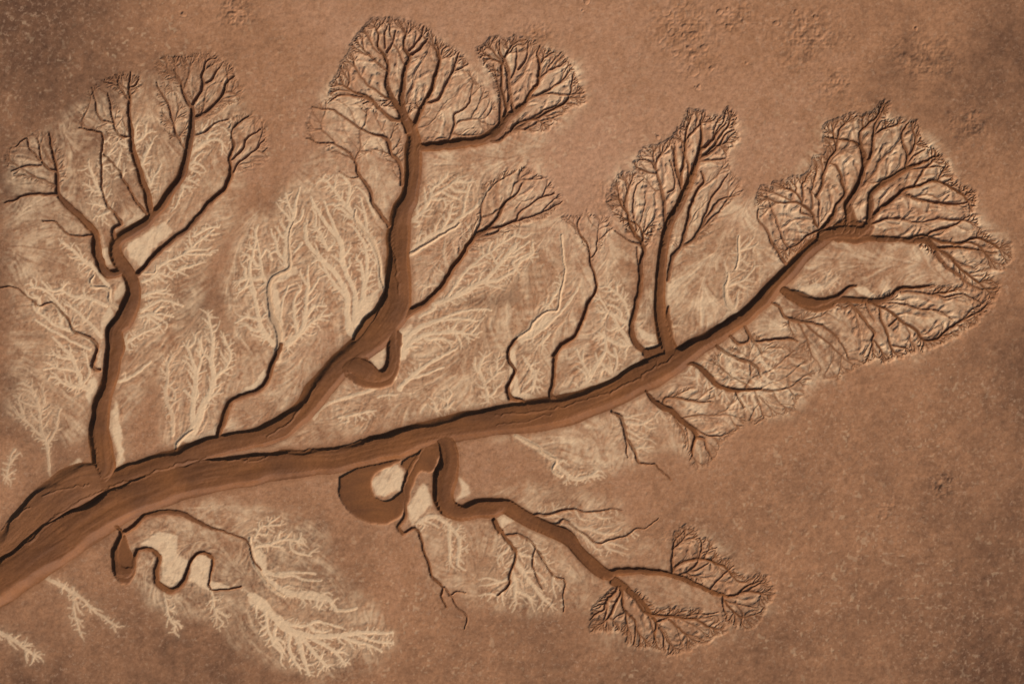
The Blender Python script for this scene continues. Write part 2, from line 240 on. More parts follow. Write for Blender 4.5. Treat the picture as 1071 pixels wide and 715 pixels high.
# pale feathered silt:  key | spacing | strength | seed line (or -) | outline
SILT = """
a|2.8|0.9|2:340,175,18 305,150,15 290,100,13 270,50,11 230,10,8 1:200,620,5;2:300,160,9 250,150,7 210,125,5 185,120,3;2:290,100,8 240,95,6 200,85,5 165,95,3;2:272,55,8 230,50,6 200,30,3;2:310,150,8 335,100,6 320,40,4|P:42,365 75,355 98,375 98,412 78,412 50,402
b|4.0|0.65|2:188,490,6 182,440,8 180,390,9 168,350,9 150,290,9 142,220,8 120,170,7 90,140,4;2:168,350,7 130,320,5 100,290,5 72,265,3;2:180,370,8 210,320,8 215,270,6 228,240,4;2:142,230,6 100,220,5 80,210,3;2:150,260,5 165,210,4 160,170,3|P:12,402 40,393 65,420 64,455 52,478 38,462 15,440
c|3.8|0.95|1:400,420,10 340,350,9 280,300,7 240,270,4;1:400,500,10 330,470,8 270,460,8 230,440,4;1:380,620,10 330,560,8 290,520,6 240,490,4;1:270,600,8 200,570,6 140,520,4;1:350,640,7 290,600,6;2:330,20,8 250,-20,6 180,-60,5 130,-90,3;1:240,520,7 180,450,6 120,430,4|P:8,290 30,235 95,262 100,300 98,350 60,345 30,320
d|3.4|0.95|1:520,470,12 570,450,8 620,440,4;1:530,520,8 600,480,6 680,500,3;1:535,410,9 570,395,8 600,350,8 680,310,7 740,260,6 800,215,4;1:690,305,6 790,310,3;2:440,140,9 500,110,7 560,65,4;1:470,640,9 530,600,6 600,570,4;1:720,240,7 780,210,5 820,205,3;1:530,540,8 570,530,6 650,540,3;1:620,340,6 650,370,5 690,350,3|P:150,292 200,238 232,230 228,265 190,302 182,330 168,362 135,375 128,405 128,350 148,320
e|3.6|0.95|-|P:100,165 118,130 160,122 172,165 168,200 155,210 140,180 118,190
e|3.6|0.95|-|P:192,130 245,120 238,160 205,200 175,228 185,180
e|4|0.95|-|P:60,170 100,165 120,200 115,235 100,240 80,200
f|3.2|0.75|2:645,340,12 648,270,13 630,220,12 620,180,10 630,130,9 630,80,7 645,40,4;2:625,200,8 655,205,6 650,175,5 630,160,4;2:632,120,6 605,90,4|P:166,372 185,362 192,400 188,440 176,455 169,415
g|3.0|0.95|2:700,345,30 740,290,26 762,230,22 790,180,19 800,120,16 790,60,13 800,10,10 1:790,600,7 780,530,4;2:725,300,20 722,230,16 728,160,14 735,100,12 715,50,9 700,10,6;2:735,110,9 700,70,6 680,60,3;2:800,130,10 840,90,8 860,40,6 840,-10,4;2:795,70,9 760,30,7 740,-20,4;2:728,120,8 755,60,6 735,20,4;2:720,200,7 690,170,5|P:188,362 205,322 225,325 248,360 250,392 225,430 205,440 196,415
h|3.0|0.95|5:90,640,16 55,600,11 40,560,10 30,480,8 5,430,5;5:80,440,12 50,370,9 40,310,7 30,240,6 35,200,4;1:990,620,14 965,520,10 950,440,10 930,370,8 945,300,6 960,230,4;1:940,420,8 895,435,4;5:45,320,7 70,290,5 85,330,3;5:40,560,7 70,530,5;1:975,560,8 920,540,5 880,560,3|P:240,268 262,218 280,300 290,340 280,400 262,405 248,350
i|3.0|1.0|5:150,365,16 135,340,12 140,280,9 145,220,10 170,160,10 180,110,6 190,60,4;5:170,160,8 150,110,5 140,80,3;5:138,330,10 110,300,7 100,240,4;5:175,300,7 200,260,5;5:160,200,6 190,180,5 205,140,3|P:262,240 290,208 306,198 312,240 305,285 295,310 280,310 272,290
j|3.0|0.95|5:150,640,22 200,580,17 215,520,13 220,460,11 225,400,8 220,350,4;5:215,540,10 250,500,8 285,500,4;5:180,605,10 170,540,8 165,490,6 180,450,4;5:222,460,6 250,420,5 262,395,3;5:200,600,8 235,560,6 275,540,4;5:120,580,7 125,480,6 150,425,4|P:300,330 312,278 332,300 348,330 340,352 315,385 295,415 292,380
k|3.0|1.0|5:385,600,26 370,540,20 370,480,17 340,400,16 300,350,15 250,300,13 215,250,9 210,200,5;5:400,560,22 400,480,15 385,420,13 352,340,15 345,260,15 300,200,11 260,150,9 235,90,5;5:348,262,12 322,200,8 300,150,6 280,110,4;5:415,520,18 430,430,10 425,370,8 410,330,4;5:430,490,14 440,400,10 440,320,8 435,270,4;5:300,290,9 270,230,7 240,200,5;5:372,480,10 330,430,8 300,390,6 270,330,5 235,340,4|P:315,222 333,208 350,250 388,255 398,300 385,325 370,345 360,330 335,292 318,255
l|3.2|0.95|5:500,430,18 490,360,13 470,290,13 440,220,11 400,170,11 370,130,9 330,80,7 290,30,4;5:400,165,9 350,120,7 325,128,4;5:450,230,8 430,140,6 420,100,4;5:445,280,8 410,230,6 385,200,4;5:370,130,8 375,60,6 350,10,4;5:470,160,8 440,90,6 400,60,4|P:322,182 362,180 380,215 398,252 400,290 385,280 368,240 338,215
m|3.6|0.9|5:610,300,10 640,270,12 700,230,12 760,195,10 800,160,9 860,120,8 900,60,5;5:610,180,12 650,150,10 680,100,9 720,70,8 770,40,5;5:720,220,8 750,170,6 760,120,4;5:680,100,7 690,60,5 740,20,4;5:800,160,7 810,100,6 830,50,4|P:432,198 468,178 505,182 490,215 465,240 432,268
n|3.8|0.75|-|P:430,275 500,222 512,240 480,282 450,310 432,320
o|3.8|0.9|5:690,495,13 760,470,15 830,430,15 900,390,14 950,330,13 1000,270,11 9:60,300,8 120,260,5;5:860,415,10 940,400,9 1000,365,8 9:60,335,6 130,300,4;5:740,470,8 800,390,8 860,330,7 930,280,6 990,240,5;5:930,350,8 900,290,6;5:640,540,10 700,505,9|P:450,325 512,248 560,232 582,215 578,260 545,300 500,318 470,325
p|3.2|0.95|5:575,690,26 578,640,22 620,592,17 680,562,14 740,550,10 800,545,8 850,550,5;5:700,560,9 760,530,7 830,512,5 910,515,3;5:590,660,16 650,610,12 720,600,10 800,600,6 850,605,3;6:560,170,12 620,110,12 700,55,10 770,20,6;6:600,130,9 660,110,7 730,85,5|P:422,345 515,320 505,345 495,362 450,375 428,398
q|3.6|0.85|6:245,275,8 300,222,10 400,190,10 470,165,12 550,130,10;6:895,215,10 880,150,10 860,90,8 880,40,5;6:340,270,6 400,265,6 450,250,4;6:700,250,6 690,220,4;6:740,240,7 745,200,4;6:480,200,6 520,190,4;6:880,150,7 920,110,6 930,60,4|P:330,445 395,425 440,385 520,362 548,380 532,422 480,432 400,445 330,462
r|3.2|0.9|10:110,60,8 140,110,10 130,170,8;9:130,620,9 200,560,8 260,500,7 300,430,6;9:190,500,8 240,420,6;9:170,640,9 200,600,7|P:545,262 600,240 590,300 578,340 570,412 545,412
s|3.2|0.9|10:300,180,12 345,130,14 370,90,13 400,40,10 9:410,660,8 400,600,5;10:440,120,8 450,60,6 440,20,4;9:500,640,10 440,560,8 400,500,6 380,470,4;9:500,560,8 470,480,6 420,430,5;10:350,120,8 320,60,7 300,20,5|P:605,255 655,260 665,345 650,398 590,410 612,350
t|4.2|0.7|-|P:708,290 745,258 738,305 712,345 702,325
u|4.2|0.8|-|P:755,270 790,240 805,275 785,310 765,325
v|4.6|0.7|P:838,302,5 860,300,4 875,290,2|P:825,305 850,278 880,283 885,310 850,315
w|3.8|0.9|-|P:735,378 790,356 845,385 835,420 800,440 770,430 700,395
x|3.8|0.8|-|P:640,432 705,425 695,465 660,485
y|3.8|0.85|P:582,485,3 600,500,3 625,497,2|P:540,455 590,475 640,470 640,500 590,510 555,500
z|4.2|0.75|-|P:545,520 655,535 640,548 670,560 650,585 610,580 585,552
1|4|0.85|-|P:545,560 575,570 592,610 590,640 540,640 500,625 500,580
2|4|0.85|P:440,545,5 455,540,3 480,560,3 478,590,2|P:428,545 465,538 500,552 498,600 470,600 450,600 430,560
3|3.8|0.85|7:5,180,8 20,240,12 50,290,13 110,310,11 160,305,9 210,325,7 270,330,4;7:50,300,11 90,350,12 150,380,12 230,375,12 300,400,12 330,440,10 400,430,6;7:110,300,8 180,295,6 250,300,3;7:25,205,8 90,185,8 150,175,7 200,185,5;7:150,175,6 170,215,6 235,235,3;7:20,180,6 50,130,5 110,120,4;7:280,395,7 260,430,5|P:255,548 285,535 345,560 335,578 290,582 268,575
3|3.8|0.9|P:275,602,4 300,618,4 345,628,2|P:268,592 335,600 382,630 350,645 300,630
4|2.8|1.0|7:0,380,13 60,430,17 110,480,20 160,520,22 200,530,18 280,535,15 360,530,12 450,525,9 540,522,5;7:190,530,18 200,600,13 220,650,9 230,680,5;7:200,540,14 250,600,11 290,650,7;7:240,540,11 320,590,9 360,640,5;7:165,520,13 150,580,11 180,640,7;7:130,490,11 200,500,8 260,480,7 320,495,4;7:110,470,11 100,540,9 130,600,5;7:60,440,9 70,500,8 100,560,5;7:330,535,9 420,560,7 500,590,4;7:400,530,7 460,550,6 540,560,3|P:250,620 300,645 412,658 412,675 380,690 330,708 290,700 265,670 235,645
5|3.6|0.8|P:172,620,1.5 175,640,1.5 184,655,1|P:170,622 190,622 205,655 190,675 172,660
5|3.6|0.8|P:222,617,1.5 225,640,1.5 232,650,1|P:212,625 232,622 245,650 230,660 218,652
6|4.2|0.7|P:45,602,3 64,613,3 84,625,2 98,637,2 122,655,1|P:44,598 75,612 130,655 122,662 96,642 62,620
6|4.2|0.65|P:76,615,1 78,640,1 84,660,1|P:70,618 84,625 95,655 108,672 88,676 72,650
7|3.4|0.75|P:-10,660,3 10,665,3 28,678,2 42,688,1|P:-10,655 20,662 52,675 55,690 35,696 8,690 -10,680
8|4.2|0.6|-|P:690,330 722,330 720,350 700,355
9|3.6|0.65|P:8,500,1 10,480,1 15,470,1|P:2,505 0,482 22,470 30,488 12,510
"""
PATCH = """
2:400,300 430,205 455,290 468,440 420,478 440,400
1:370,290 410,275 425,330 450,350 400,345 375,330
1:475,265 540,235 620,180 640,220 570,290 525,350 480,320
1:420,450 460,400 490,420 470,460 430,490
1:450,215 500,160 550,140 545,175 500,205
1:375,560 410,490 425,530 400,580 370,640
1:230,520 262,565 255,580 225,545
2:215,480 290,425 305,450 225,492
2:690,345 760,330 830,285 805,335 700,368
2:870,195 940,150 990,90 1001,150 900,192
2:330,130 355,110 365,160 340,230 320,200
5:385,560 440,470 500,430 480,490 400,600
5:80,430 150,350 180,360 180,380 105,420 135,600 100,610
5:560,590 600,565 640,600 620,640 570,720 560,640
6:440,20 508,0 515,60 492,98 468,92 455,50
6:468,515 484,488 505,466 530,456 556,448 583,476 572,500 578,530 556,550 530,566 505,572 478,562 464,540
6:600,620 630,540 660,510 690,600 640,640 610,680
6:790,490 835,550 770,590 800,540
6:925,620 990,640 1001,660 940,690
6:975,30 1001,0 1001,150 965,180
10:55,195 70,110 90,180 185,200 65,210
10:235,175 380,140 500,70 545,30 525,90 400,150 240,190
9:520,560 560,595 600,600 600,640 540,620
9:75,630 190,525 225,530 190,570 90,650
9:845,540 880,500 890,520 830,565
9:545,640 620,640 600,690 560,680
3:520,190 600,140 665,160 660,230 720,260 690,330 650,360 605,340 600,240 540,200
3:725,240 770,230 798,250 780,330 860,350 850,362 785,365 705,330
3:905,360 960,370 1001,410 1001,440 930,390
3:930,190 990,230 1001,330 950,270
7:0,360 60,400 130,470 180,540 120,500 40,440 0,410
13:180,435 230,415 270,440 200,462
13:358,424 385,424 425,438 452,462 458,476 430,470 400,456 375,440
14:0,130 80,160 90,190 0,180
"""
DAMP_VIGNETTE = [(70,120,110,.55),(150,60,90,.45),(30,300,40,.6),(20,230,40,.5),(110,690,120,.5),(330,600,70,.45),(470,680,80,.4),(860,480,120,.35),(980,640,150,.5),(930,90,60,.5),  # damp soil, plus a frame corner and edge vignette painted into the ground colour
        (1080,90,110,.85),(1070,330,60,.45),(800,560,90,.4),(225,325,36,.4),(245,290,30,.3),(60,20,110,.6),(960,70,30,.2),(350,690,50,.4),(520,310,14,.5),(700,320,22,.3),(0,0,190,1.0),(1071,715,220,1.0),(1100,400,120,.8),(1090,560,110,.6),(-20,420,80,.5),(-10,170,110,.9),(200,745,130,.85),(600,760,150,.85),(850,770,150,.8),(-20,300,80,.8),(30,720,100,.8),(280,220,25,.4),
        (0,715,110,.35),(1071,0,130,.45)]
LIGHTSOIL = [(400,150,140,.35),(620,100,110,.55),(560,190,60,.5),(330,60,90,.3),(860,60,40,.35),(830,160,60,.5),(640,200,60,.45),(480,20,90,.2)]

THINGS = {
 'M': ('main_channel', 'widest mud channel, crossing from the lower left corner to the right hand fan', 'river channel'),
 'A': ('tributary_channel', 'winding deep tributary at far left whose three slim limbs spread upward from one meander', 'tributary'),
 'B': ('tributary_channel', 'largest tributary, rising at centre left to the two dense fan shaped heads at the top', 'tributary'),
 'F': ('tributary_channel', 'pale floored winding channel just left of the largest tributary', 'tributary'),
 'E': ('gully', 'short hooked gully at the foot of pale silt branches on the upper bank, left part', 'gully'),
 'G': ('gully', 'thin wiggling gully entering the top bank of the main channel, left of its twin', 'gully'),
 'I': ('gully', 'long thin S curved gully entering the top bank, right of its shorter twin', 'gully'),
 'H': ('tributary_channel', 'paired upright tributary joining the main channel right of centre, with a ragged dark crown', 'tributary'),
 'O': ('gully', 'faint short gully with pale floor on the top bank just right of the paired tributary', 'gully'),
 'J': ('branching_head', 'big fan of branches at the upper right end of the main channel', 'channel head'),
 'K': ('tributary_channel', 'brown tributary running right below the big right hand fan, past a smooth bare patch', 'tributary'),
 'L': ('gully', 'slim curved gully right below the brown right hand tributary', 'gully'),
 'C': ('gully', 'short forked gully among pale ridges under the right end of the main channel', 'gully'),
 'D': ('gully', 'small stubby gully leaving the lower right bank just above the wider bent one', 'gully'),
 'N': ('gully', 'bent gully that widens then thins to the right, above the thick forked gully', 'gully'),
 'Z': ('gully', 'thick forked gully dropping right from the lower bank', 'gully'),
 'Y': ('gully', 'straight narrow gully dropping from the lower bank, right of centre', 'gully'),
 'X': ('gully', 'shallow pale gully with a crooked end under the middle of the main channel', 'gully'),
 'P': ('tributary_channel', 'wide brown tributary running down right from the lower bank to the bottom fans', 'tributary'),
 'Q': ('gully', 'narrow dark gully between the brown pool and the wide lower tributary', 'gully'),
 'R': ('abandoned_meander', 'rounded smooth brown hollow curling round a pale island below the main channel', 'meander'),
 'S': ('tributary_channel', 'looping S shaped meander at lower left below the main channel', 'tributary'),
}
SILTNAME = {
 'a': 'pale feather of silt left of the far left tributary, low down', 'b': 'faint pale upright silt tree at the left edge above the lower left corner',
 'c': 'pale silt veins on the left flank of the far left tributary', 'd': 'pale silt feathers fringing the right flank of the far left tributary',
 'e': 'pale silt between the upper limbs of the far left tributary', 'f': 'slim single pale silt stalk, left of the broader pale trees',
 'g': 'broad pale silt tree rising from the short hooked gully', 'h': 'tall pale silt plume left of the pale floored channel',
 'i': 'pale silt plume at the head of the pale floored channel', 'j': 'pale silt tree right of the pale floored channel',
 'k': 'large bright antler shaped silt tree left of the largest tributary', 'l': 'long bright silt streaks high on the left bank of the largest tributary',
 'm': 'pale silt veins on the right bank of the largest tributary, upper part', 'n': 'mottled pale silt above the slanting right limb of the largest tributary',
 'o': 'wide pale silt ridges below the slanting right limb of the largest tributary', 'p': 'bright silt feather right of the brown cutoff loop',
 'q': 'wispy pale silt on the tongue above the middle of the main channel', 'r': 'pale silt between the two thin gullies on the top bank',
 's': 'pale silt between the S curved gully and the paired tributary', 't': 'soft pale silt right of the paired tributary',
 'u': 'soft pale silt around the faint short gully', 'v': 'pale silt below the right end of the main channel, beside the bare patch',
 'w': 'dense pale silt ridges under the right end of the main channel', 'x': 'pale silt around the straight narrow gully',
 'y': 'pale silt spreading from the shallow crooked gully', 'z': 'faint pale silt above the wide lower tributary',
 '1': 'pale silt under the wide lower tributary, right of the pale flat', '2': 'pale silt flat between the narrow dark gully and the wide lower tributary',
 '3': 'wispy silt streaks right of the looping meander', '4': 'brightest broad silt fan at the bottom left',
 '5': 'short pale silt roots hanging under the looping meander', '6': 'pale silt roots below the main channel near the lower left corner',
 '7': 'small pale silt branch cut by the bottom left edge', '8': 'thin silt trace beside the foot of the paired tributary', '9': 'tiny pale silt sprig at the left edge',
}
# ------------------------------------------------------------------ helpers
def catmull(pts, step):
    P = np.array(pts, float)
    if len(P) < 3:
        ex = P
    out = []
    n = len(P)
    for i in range(n - 1):
        p0 = P[max(i - 1, 0)]; p1 = P[i]; p2 = P[i + 1]; p3 = P[min(i + 2, n - 1)]
        L = math.hypot(*(p2 - p1)[:2]); k = max(1, int(L / step))
        for q in range(k):
            t = q / k
            a = 0.5 * ((2 * p1) + (-p0 + p2) * t + (2 * p0 - 5 * p1 + 4 * p2 - p3) * t * t + (-p0 + 3 * p1 - 3 * p2 + p3) * t ** 3)
            out.append(a)
    out.append(P[-1])
    return np.array(out)

RT = rng.random((256, 256)).astype(np.float32)
def vnoise(X, Y, sc, seed):
    x = X / sc + seed * 17.31; y = Y / sc + seed * 9.77
    ix = np.floor(x).astype(np.int32); iy = np.floor(y).astype(np.int32)
    fx = (x - ix).astype(np.float32); fy = (y - iy).astype(np.float32)
    fx = fx * fx * (3 - 2 * fx); fy = fy * fy * (3 - 2 * fy)
    a = RT[iy & 255, ix & 255]; b = RT[iy & 255, (ix + 1) & 255]; c = RT[(iy + 1) & 255, ix & 255]; d = RT[(iy + 1) & 255, (ix + 1) & 255]
    return (a * (1 - fx) + b * fx) * (1 - fy) + (c * (1 - fx) + d * fx) * fy - 0.5
def fbm(X, Y, sc, seed, o=4, g=0.5):
    r = 0; a = 1.0
    for k in range(o):
        th = 0.6 * k + seed
        c, s = math.cos(th), math.sin(th)
        r = r + a * vnoise(X * c + Y * s, -X * s + Y * c, sc, seed + k * 3.1); sc *= 0.5; a *= g
    return r
def inpoly(px, py, poly):
    r = np.zeros(px.shape, bool); n = len(poly); j = n - 1
    for i in range(n):
        xi, yi = poly[i]; xj, yj = poly[j]
        if yi != yj:
            c = ((yi > py) != (yj > py)) & (px < (xj - xi) * (py - yi) / (yj - yi) + xi)
            r ^= c
        j = i
    return r
# ------------------------------------------------------------------ grid
def axis(n_in, d=0.75):
    core = np.arange(-14, n_in + 14 + 1e-6, d)
    right = []; x = core[-1]; s = d
    while x < n_in + 420: s = min(s * 1.04, 5.0); x += s; right.append(x)
    while x < n_in + 9000: s *= 1.35; x += s; right.append(x)
    left = []; x = core[0]; s = d
    while x > -420: s = min(s * 1.04, 5.0); x -= s; left.append(x)
    while x > -9000: s *= 1.35; x -= s; left.append(x)
    return np.array(left[::-1] + list(core) + right)
xs = axis(1071); ys = axis(715)
nx, ny = len(xs), len(ys)
X, Y = np.meshgrid(xs, ys)
X = X.astype(np.float32); Y = Y.astype(np.float32)
XW = X + 2.4 * vnoise(X, Y, 15, 1) + 1.3 * vnoise(X, Y, 5.5, 2) + 0.7 * vnoise(X, Y, 2.6, 3)
YW = Y + 2.4 * vnoise(X, Y, 15, 4) + 1.3 * vnoise(X, Y, 5.5, 5) + 0.7 * vnoise(X, Y, 2.6, 6)
XS = X + 2.6 * vnoise(X, Y, 17, 7) + 0.55 * vnoise(X, Y, 5.5, 2)      # calmer wander for the wide beds
YS = Y + 2.6 * vnoise(X, Y, 17, 8) + 0.55 * vnoise(X, Y, 5.5, 5)
H = np.zeros((ny, nx), np.float32)         # channel carve
WET_SHADE = np.zeros_like(H); PALE = np.zeros_like(H); CARVE = np.zeros_like(H); PAD = np.zeros_like(H); FLOOR = np.zeros_like(H)
SL = np.zeros_like(H); LAT = np.zeros_like(H); FANM = np.zeros_like(H)
OWN = np.zeros((ny, nx), np.int32)
print('grid', nx, ny, time.time() - T0)

def window(x0, y0, x1, y1, r):
    a = np.searchsorted(xs, min(x0, x1) - r); b = np.searchsorted(xs, max(x0, x1) + r)
    c = np.searchsorted(ys, min(y0, y1) - r); d = np.searchsorted(ys, max(y0, y1) + r)
    return slice(c, d), slice(a, b)
def segdist(sl, x0, y0, x1, y1, wide=False):
    gx, gy = (XS[sl], YS[sl]) if wide else (XW[sl], YW[sl])
    dx = x1 - x0; dy = y1 - y0; L2 = dx * dx + dy * dy + 1e-9
    t = np.clip(((gx - x0) * dx + (gy - y0) * dy) / L2, 0, 1)
    ex = gx - (x0 + t * dx); ey = gy - (y0 + t * dy)
    return np.sqrt(ex * ex + ey * ey), t, ex, ey

PARTS = []     # id-1 -> (thing key, part name, kind)
def new_part(key, name):
    PARTS.append((key, name)); return len(PARTS)
NODES = []     # traced nodes x,y,dx,dy,key
DK = 0.70
def blur(a, k):
    for _ in range(k):
        a = a.copy(); b = a.copy()
        b[1:-1] = 0.25 * a[:-2] + 0.5 * a[1:-1] + 0.25 * a[2:]
        a = b.copy(); a[:, 1:-1] = 0.25 * b[:, :-2] + 0.5 * b[:, 1:-1] + 0.25 * b[:, 2:]
    return a
for line in BASINS.strip().splitlines():
    key, part, dep, co = line.split('|'); dep = float(dep)
    P_ = catmull([p + [0] if len(p) == 2 else p for p in parse(co) + parse(co)[:1]], 3.0)
    poly = [tuple(p[:2]) for p in P_]; a = np.array(poly); (x0, y0), (x1, y1) = a.min(0), a.max(0)
    sl = window(x0, y0, x1, y1, 8); pid = new_part(key, part)
    m = inpoly(XW[sl] , YW[sl], poly).astype(np.float32); mb = blur(m, 2); mw_ = blur(m, 14)
    H[sl][:] = np.minimum(H[sl], -dep * (0.75 * mb + 0.25 * mw_) * np.clip(m + mb, 0, 1))
    OWN[sl][m > 0] = pid; WET_SHADE[sl][:] = np.maximum(WET_SHADE[sl], mb); FLOOR[sl][:] = np.maximum(FLOOR[sl], 0.15 * mb)
for line in PATHS.strip().splitlines():
    key, part, flag, co = line.split('|')
    pts = parse(co)
    mw = max(p[2] for p in pts)
    C = catmull(pts, 2.0 if mw < 12 else 4.0)
    C[:, 2] = np.maximum(C[:, 2], 0.7)
    pid = new_part(key, part)
    s_acc = 0.0
    for i in range(len(C) - 1):
        x0, y0, w0 = C[i]; x1, y1, w1 = C[i + 1]
        L = math.hypot(x1 - x0, y1 - y0)
        hwm = max(w0, w1) / 2
        sl = window(x0, y0, x1, y1, hwm * 1.25 + 6.5)
        if H[sl].size == 0: continue
        dist, t, ex, ey = segdist(sl, x0, y0, x1, y1, mw > 16)
        hw = (w0 + (w1 - w0) * t) / 2 + 0.35
        d = DK * (np.sqrt(2 * hw) + 0.38)
        if flag == 'bench': d = d * 0.55
        if flag == 'pond': d = d * 0.75
        if flag in ('pale', 'palestem'): d = d * 0.62
        side = (ex + ey) * 0.7071 / np.maximum(dist, 1e-3)     # + = toward the lower right bank
        e = np.clip(0.3 * hw, 0.5, 1.5)
        gent = {'pond': 0.12, 'main': 0.62, 'bench': 0.5}.get(flag, 0.34)
        sv = s_acc + t * L
        v1 = RT[pid % 256, (sv / 45).astype(int) & 255] * (1 - (sv / 45) % 1) + RT[pid % 256, ((sv / 45).astype(int) + 1) & 255] * ((sv / 45) % 1)
        v2 = RT[(pid * 7) % 256, (sv / 38).astype(int) & 255] * (1 - (sv / 38) % 1) + RT[(pid * 7) % 256, ((sv / 38).astype(int) + 1) & 255] * ((sv / 38) % 1)
        d = d * (0.68 + 0.6 * v1)
        e = e + np.clip(-side, 0, 1) * hw * np.clip(2.0 * v2 - 0.75, 0, 0.9) * (hw > 3.5)
        e = e + np.clip(side, 0, 1) * hw * gent * (hw > 1.2) * (0.5 + v2)
        wall = np.clip((hw - dist) / e, 0, 1)
        inside = np.clip((hw - dist) / 0.6, 0, 1)
        r = dist / hw
        g = wall * wall * (3 - 2 * wall) * (0.72 + 0.28 * np.clip(1 - r * r, 0, 1))
        # soft shoulder outside the cut
        sh = np.clip(1 - (dist - hw) / (1.5 + 0.6 * hw), 0, 1)
        cand = -(d * g + 0.16 * sh * sh * np.minimum(d, 2.0))
        h = H[sl]; m = cand < h
        h[m] = cand[m]
        mo = m & (inside > 0.2); OWN[sl][mo] = pid
        if mw > 5:
            SL[sl][mo] = (s_acc + t * L)[mo]; LAT[sl][mo] = (np.sign(dx_ := (ex * (y1 - y0) - ey * (x1 - x0))) * dist)[mo]
            FLOOR[sl][:] = np.maximum(FLOOR[sl], inside * np.clip(hw / 5 - .3, 0, 1))
        wv = {'pale': 0.22, 'palestem': 0.35, 'main': 1.0, 'bench': 0.9, 'pond': 1.0}.get(flag, min(1.0, 0.35 + 0.12 * mw))
        WET_SHADE[sl][:] = np.maximum(WET_SHADE[sl], np.maximum(inside * wv, 0.42 * wv * np.clip(1 - (dist - hw) / (1.2 + 0.25 * hw), 0, 1)))
        if flag in ('pale', 'palestem'):
            ph = np.clip(1 - (dist - hw) / (2.0 + hw * 0.5), 0, 1) * 0.9
            PALE[sl][:] = np.maximum(PALE[sl], ph)
        s_acc += L
    K = catmull(pts, 2.5)
    dd = np.diff(K[:, :2], axis=0); dd = np.vstack([dd, dd[-1:]]); dd /= np.linalg.norm(dd, axis=1)[:, None] + 1e-9
    base = 0.0; same = [n_ for n_ in NODES if n_[4] == key]
    if same:
        dn = [(n_[0] - K[0, 0]) ** 2 + (n_[1] - K[0, 1]) ** 2 for n_ in same]; b_ = int(np.argmin(dn)); base = same[b_][6] + 0.7 * math.sqrt(dn[b_])
    ln = np.concatenate([[0], np.cumsum(np.hypot(*np.diff(K[:, :2], axis=0).T))])
    for q in range(len(K)):
        NODES.append((K[q, 0], K[q, 1], dd[q, 0], dd[q, 1], key, K[q, 2], base + 0.7 * ln[q]))
print('paths', len(PARTS), time.time() - T0)
for line in CRACKS.strip().splitlines():
    C = catmull(parse(line), 3.0)
    C[:, 0] += rng.normal(0, 0.6, len(C)); C[:, 1] += rng.normal(0, 0.6, len(C))
    for i in range(len(C) - 1):
        x0, y0, w0 = C[i]; x1, y1, w1 = C[i + 1]
        sl = window(x0, y0, x1, y1, w0 + 5)
        if H[sl].size == 0: continue
        dist, t, ex, ey = segdist(sl, x0, y0, x1, y1)
        side = (ex + ey) * 0.7071 / np.maximum(dist, 1e-3)
        hw = w0 * 0.62 * (1 + 1.6 * np.clip(side, 0, 1))
        CARVE[sl][:] = np.maximum(CARVE[sl], np.clip(1 - dist / hw, 0, 1) ** 0.8 * (0.25 + 0.30 * w0))
